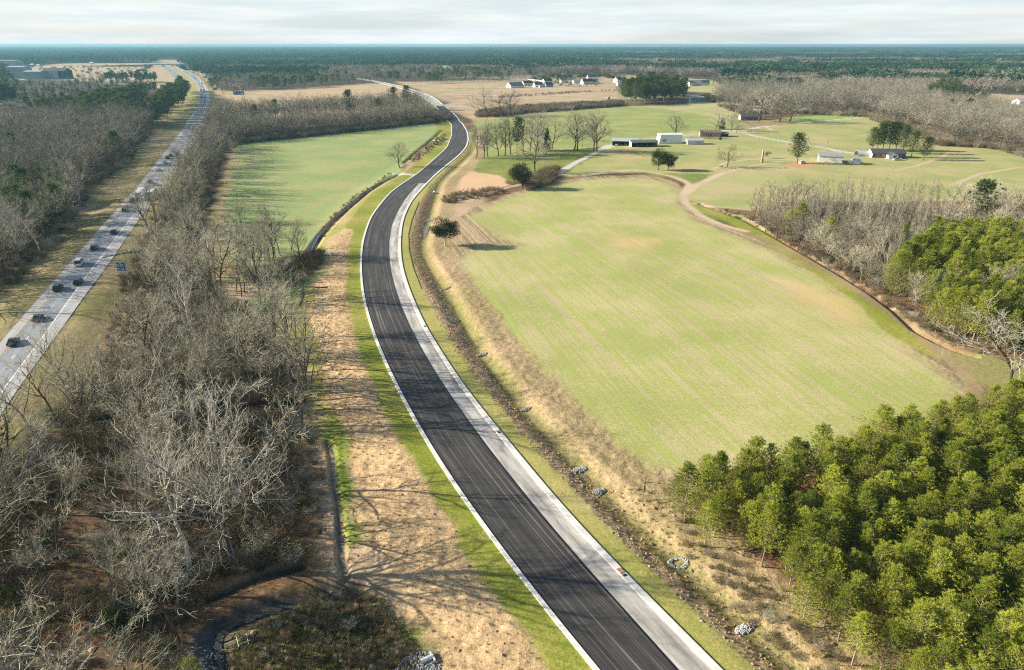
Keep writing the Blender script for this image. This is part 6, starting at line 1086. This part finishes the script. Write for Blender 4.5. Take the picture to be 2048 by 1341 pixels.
# ------------------------------------------------------------------ the forest to the horizon: patches of crowns
def patch(seed, pine, n=15, size=46):
    g = random.Random(seed); Cm = MB(); Tm = MB()
    for i in range(n):
        x, y = g.uniform(-.5, .5) * size, g.uniform(-.5, .5) * size; H = g.uniform(15, 22) if not pine else g.uniform(16, 25); r = g.uniform(3.5, 6.) if not pine else g.uniform(3.2, 4.8)
        Tm.tube([Vector((x, y, 0)), Vector((x, y, H * .8))], [.35, .15], 3)
        for k in range(60 if pine else 46):
            v = Vector((g.gauss(0, 1), g.gauss(0, 1), g.gauss(0, 1))).normalized() * g.uniform(.5, 1.05); hz = .30 if pine else .42; p = Vector((x + v.x * r, y + v.y * r, H * (1 - hz) + v.z * H * hz))
            a = Vector((g.gauss(0, 1), g.gauss(0, 1), g.gauss(0, 1))).normalized(); b = a.orthogonal().normalized(); s = (1.5 if pine else 1.0) * g.uniform(.7, 1.3); a, b = a * s, b * s * (1 if pine else .35)
            q = len(Cm.v); Cm.v += [p - a, p + a, p + b * 2]; Cm.f.append((q, q + 1, q + 2))
    return proto('patch_%d' % seed, [(Tm.mesh('t', 'trunk_bark'), Z0, 1), (Cm.mesh('c', 'far_pine' if pine else 'far_hardwood'), Z0, 1)])
leafmat('far_pine', (.022,.055,.030), (.085,.13,.055), .008, .15); leafmat('far_hardwood', (.13,.11,.09), (.36,.31,.24), .008, 0)
PT = [patch(900 + i, i < 4) for i in range(7)]
clear = [poly(q) for q in ([(120,127),(300,127),(300,140),(330,150),(330,178),(290,164),(150,166),(0,170),(0,134),(60,133)], [(300,121),(420,126),(500,131),(620,134),(620,127),(430,122)], [(300,119),(360,117),(440,180),(430,190),(372,190),(345,178),(290,164)], [(402,165),(430,180),(470,184),(500,184),(560,181),(650,173),(742,166),(790,165),(830,185),(850,212),(600,235),(440,240),(408,200)],
   [(752,160),(790,165),(860,168),(1000,164),(1062,157),(1240,150),(1240,210),(1100,215),(905,212),(870,195),(830,178)], [(880,148),(1060,150),(1130,153),(1130,158),(900,157)], [(850,131),(900,131),(930,150),(890,153)], [(1915,183),(2120,190),(2120,222),(1960,212),(1905,198)], [(1240,148),(1300,148),(1420,158),(1470,176),(1440,205),(1240,212)], [(0,212),(75,213),(60,225),(0,245)])]
clear += [poly(q[0]) for q in FAR_FIELDS]; pts = []; g = random.Random(5); y = P(1024, 262).y
solid = []
yy = 560.
while yy < 16800:
    sp = 34 if yy < 2600 else 44 if yy < 5000 else 62 if yy < 9000 else 90
    half = .80 * yy + 90; nx = int(2 * half / sp)
    xs = np.array([-half + (i + g.uniform(0, .8)) * sp for i in range(nx)]); ysr = np.array([yy + g.uniform(-.4, .4) * sp for i in range(nx)])
    PX, PY = TOPX(xs, ysr, 0)
    ok = PY < 166 + 0 * PX
    # behind the middle woods on the right the far forest starts nearer
    ok |= (PX > 1440) & (PY < 186); ok |= (PX < 0)
    ok |= (PX > 2060) & (PY < 186)
    ok &= ~((PX > 380) & (PX < 1440) & (PY > 156)); ok &= (PY < 240)
    for c in clear: ok &= ~inpoly(c, xs, ysr)
    for fa, fb in ((fFL, fFR), (fOL, fOR)): ok &= ~((xs > fa(ysr) - 30) & (xs < fb(ysr) + 30) & (ysr < 3000))
    ok &= ~((np.abs(ysr - pa.y) < 40) & (xs < P(520, 131).x) & (xs > P(150, 131).x))
    pn = fbm(xs / 700, ysr / 330, 40, 3) * 1.3 + fbm(xs / 110, ysr / 90, 41, 2) * .5
    thr = np.where(PY > 128, .02, -.06) - np.where(PX < 900, .10, 0) + np.where((PX > 1150) & (PY > 104), .06, 0)
    for x_, y_, o_, n_, t_ in zip(xs, ysr, ok, pn, thr):
        if not o_: continue
        k = (sp / 34) ** .85; pts.append((float(x_), float(y_), -.5, g.uniform(0, 6.28), (k, k, g.uniform(.85, 1.1) * (1 + .12 * (k - 1))), g.randrange(4) if n_ > t_ else 4 + g.randrange(3)))
    yy += sp * .9
print('patches', len(pts))
gn_scatter('far_forest', pts, PT, 'unbroken forest of pines and bare hardwoods stretching to the horizon', 'forest')
# ------------------------------------------------------------------ air
m = bpy.data.materials.new('air'); m.use_nodes = True; t = m.node_tree; t.nodes.clear(); v = N(t, 'ShaderNodeVolumePrincipled', Color=(.24,.51,.64,1), Density=1.0e-4, Anisotropy=.2); o = N(t, 'ShaderNodeOutputMaterial'); LK(t, v, 0, o, 'Volume')
try: m.cycles.homogeneous_volume = True
except Exception: pass
MATS['air'] = m
b = MB(); b.box((0, 8450, 34.5), (44000, 18300, 77)); o = b.build('haze', 'air'); tag(o, kind='stuff'); o['label'] = 'thin blue-green haze over the distance'; o['category'] = 'haze'
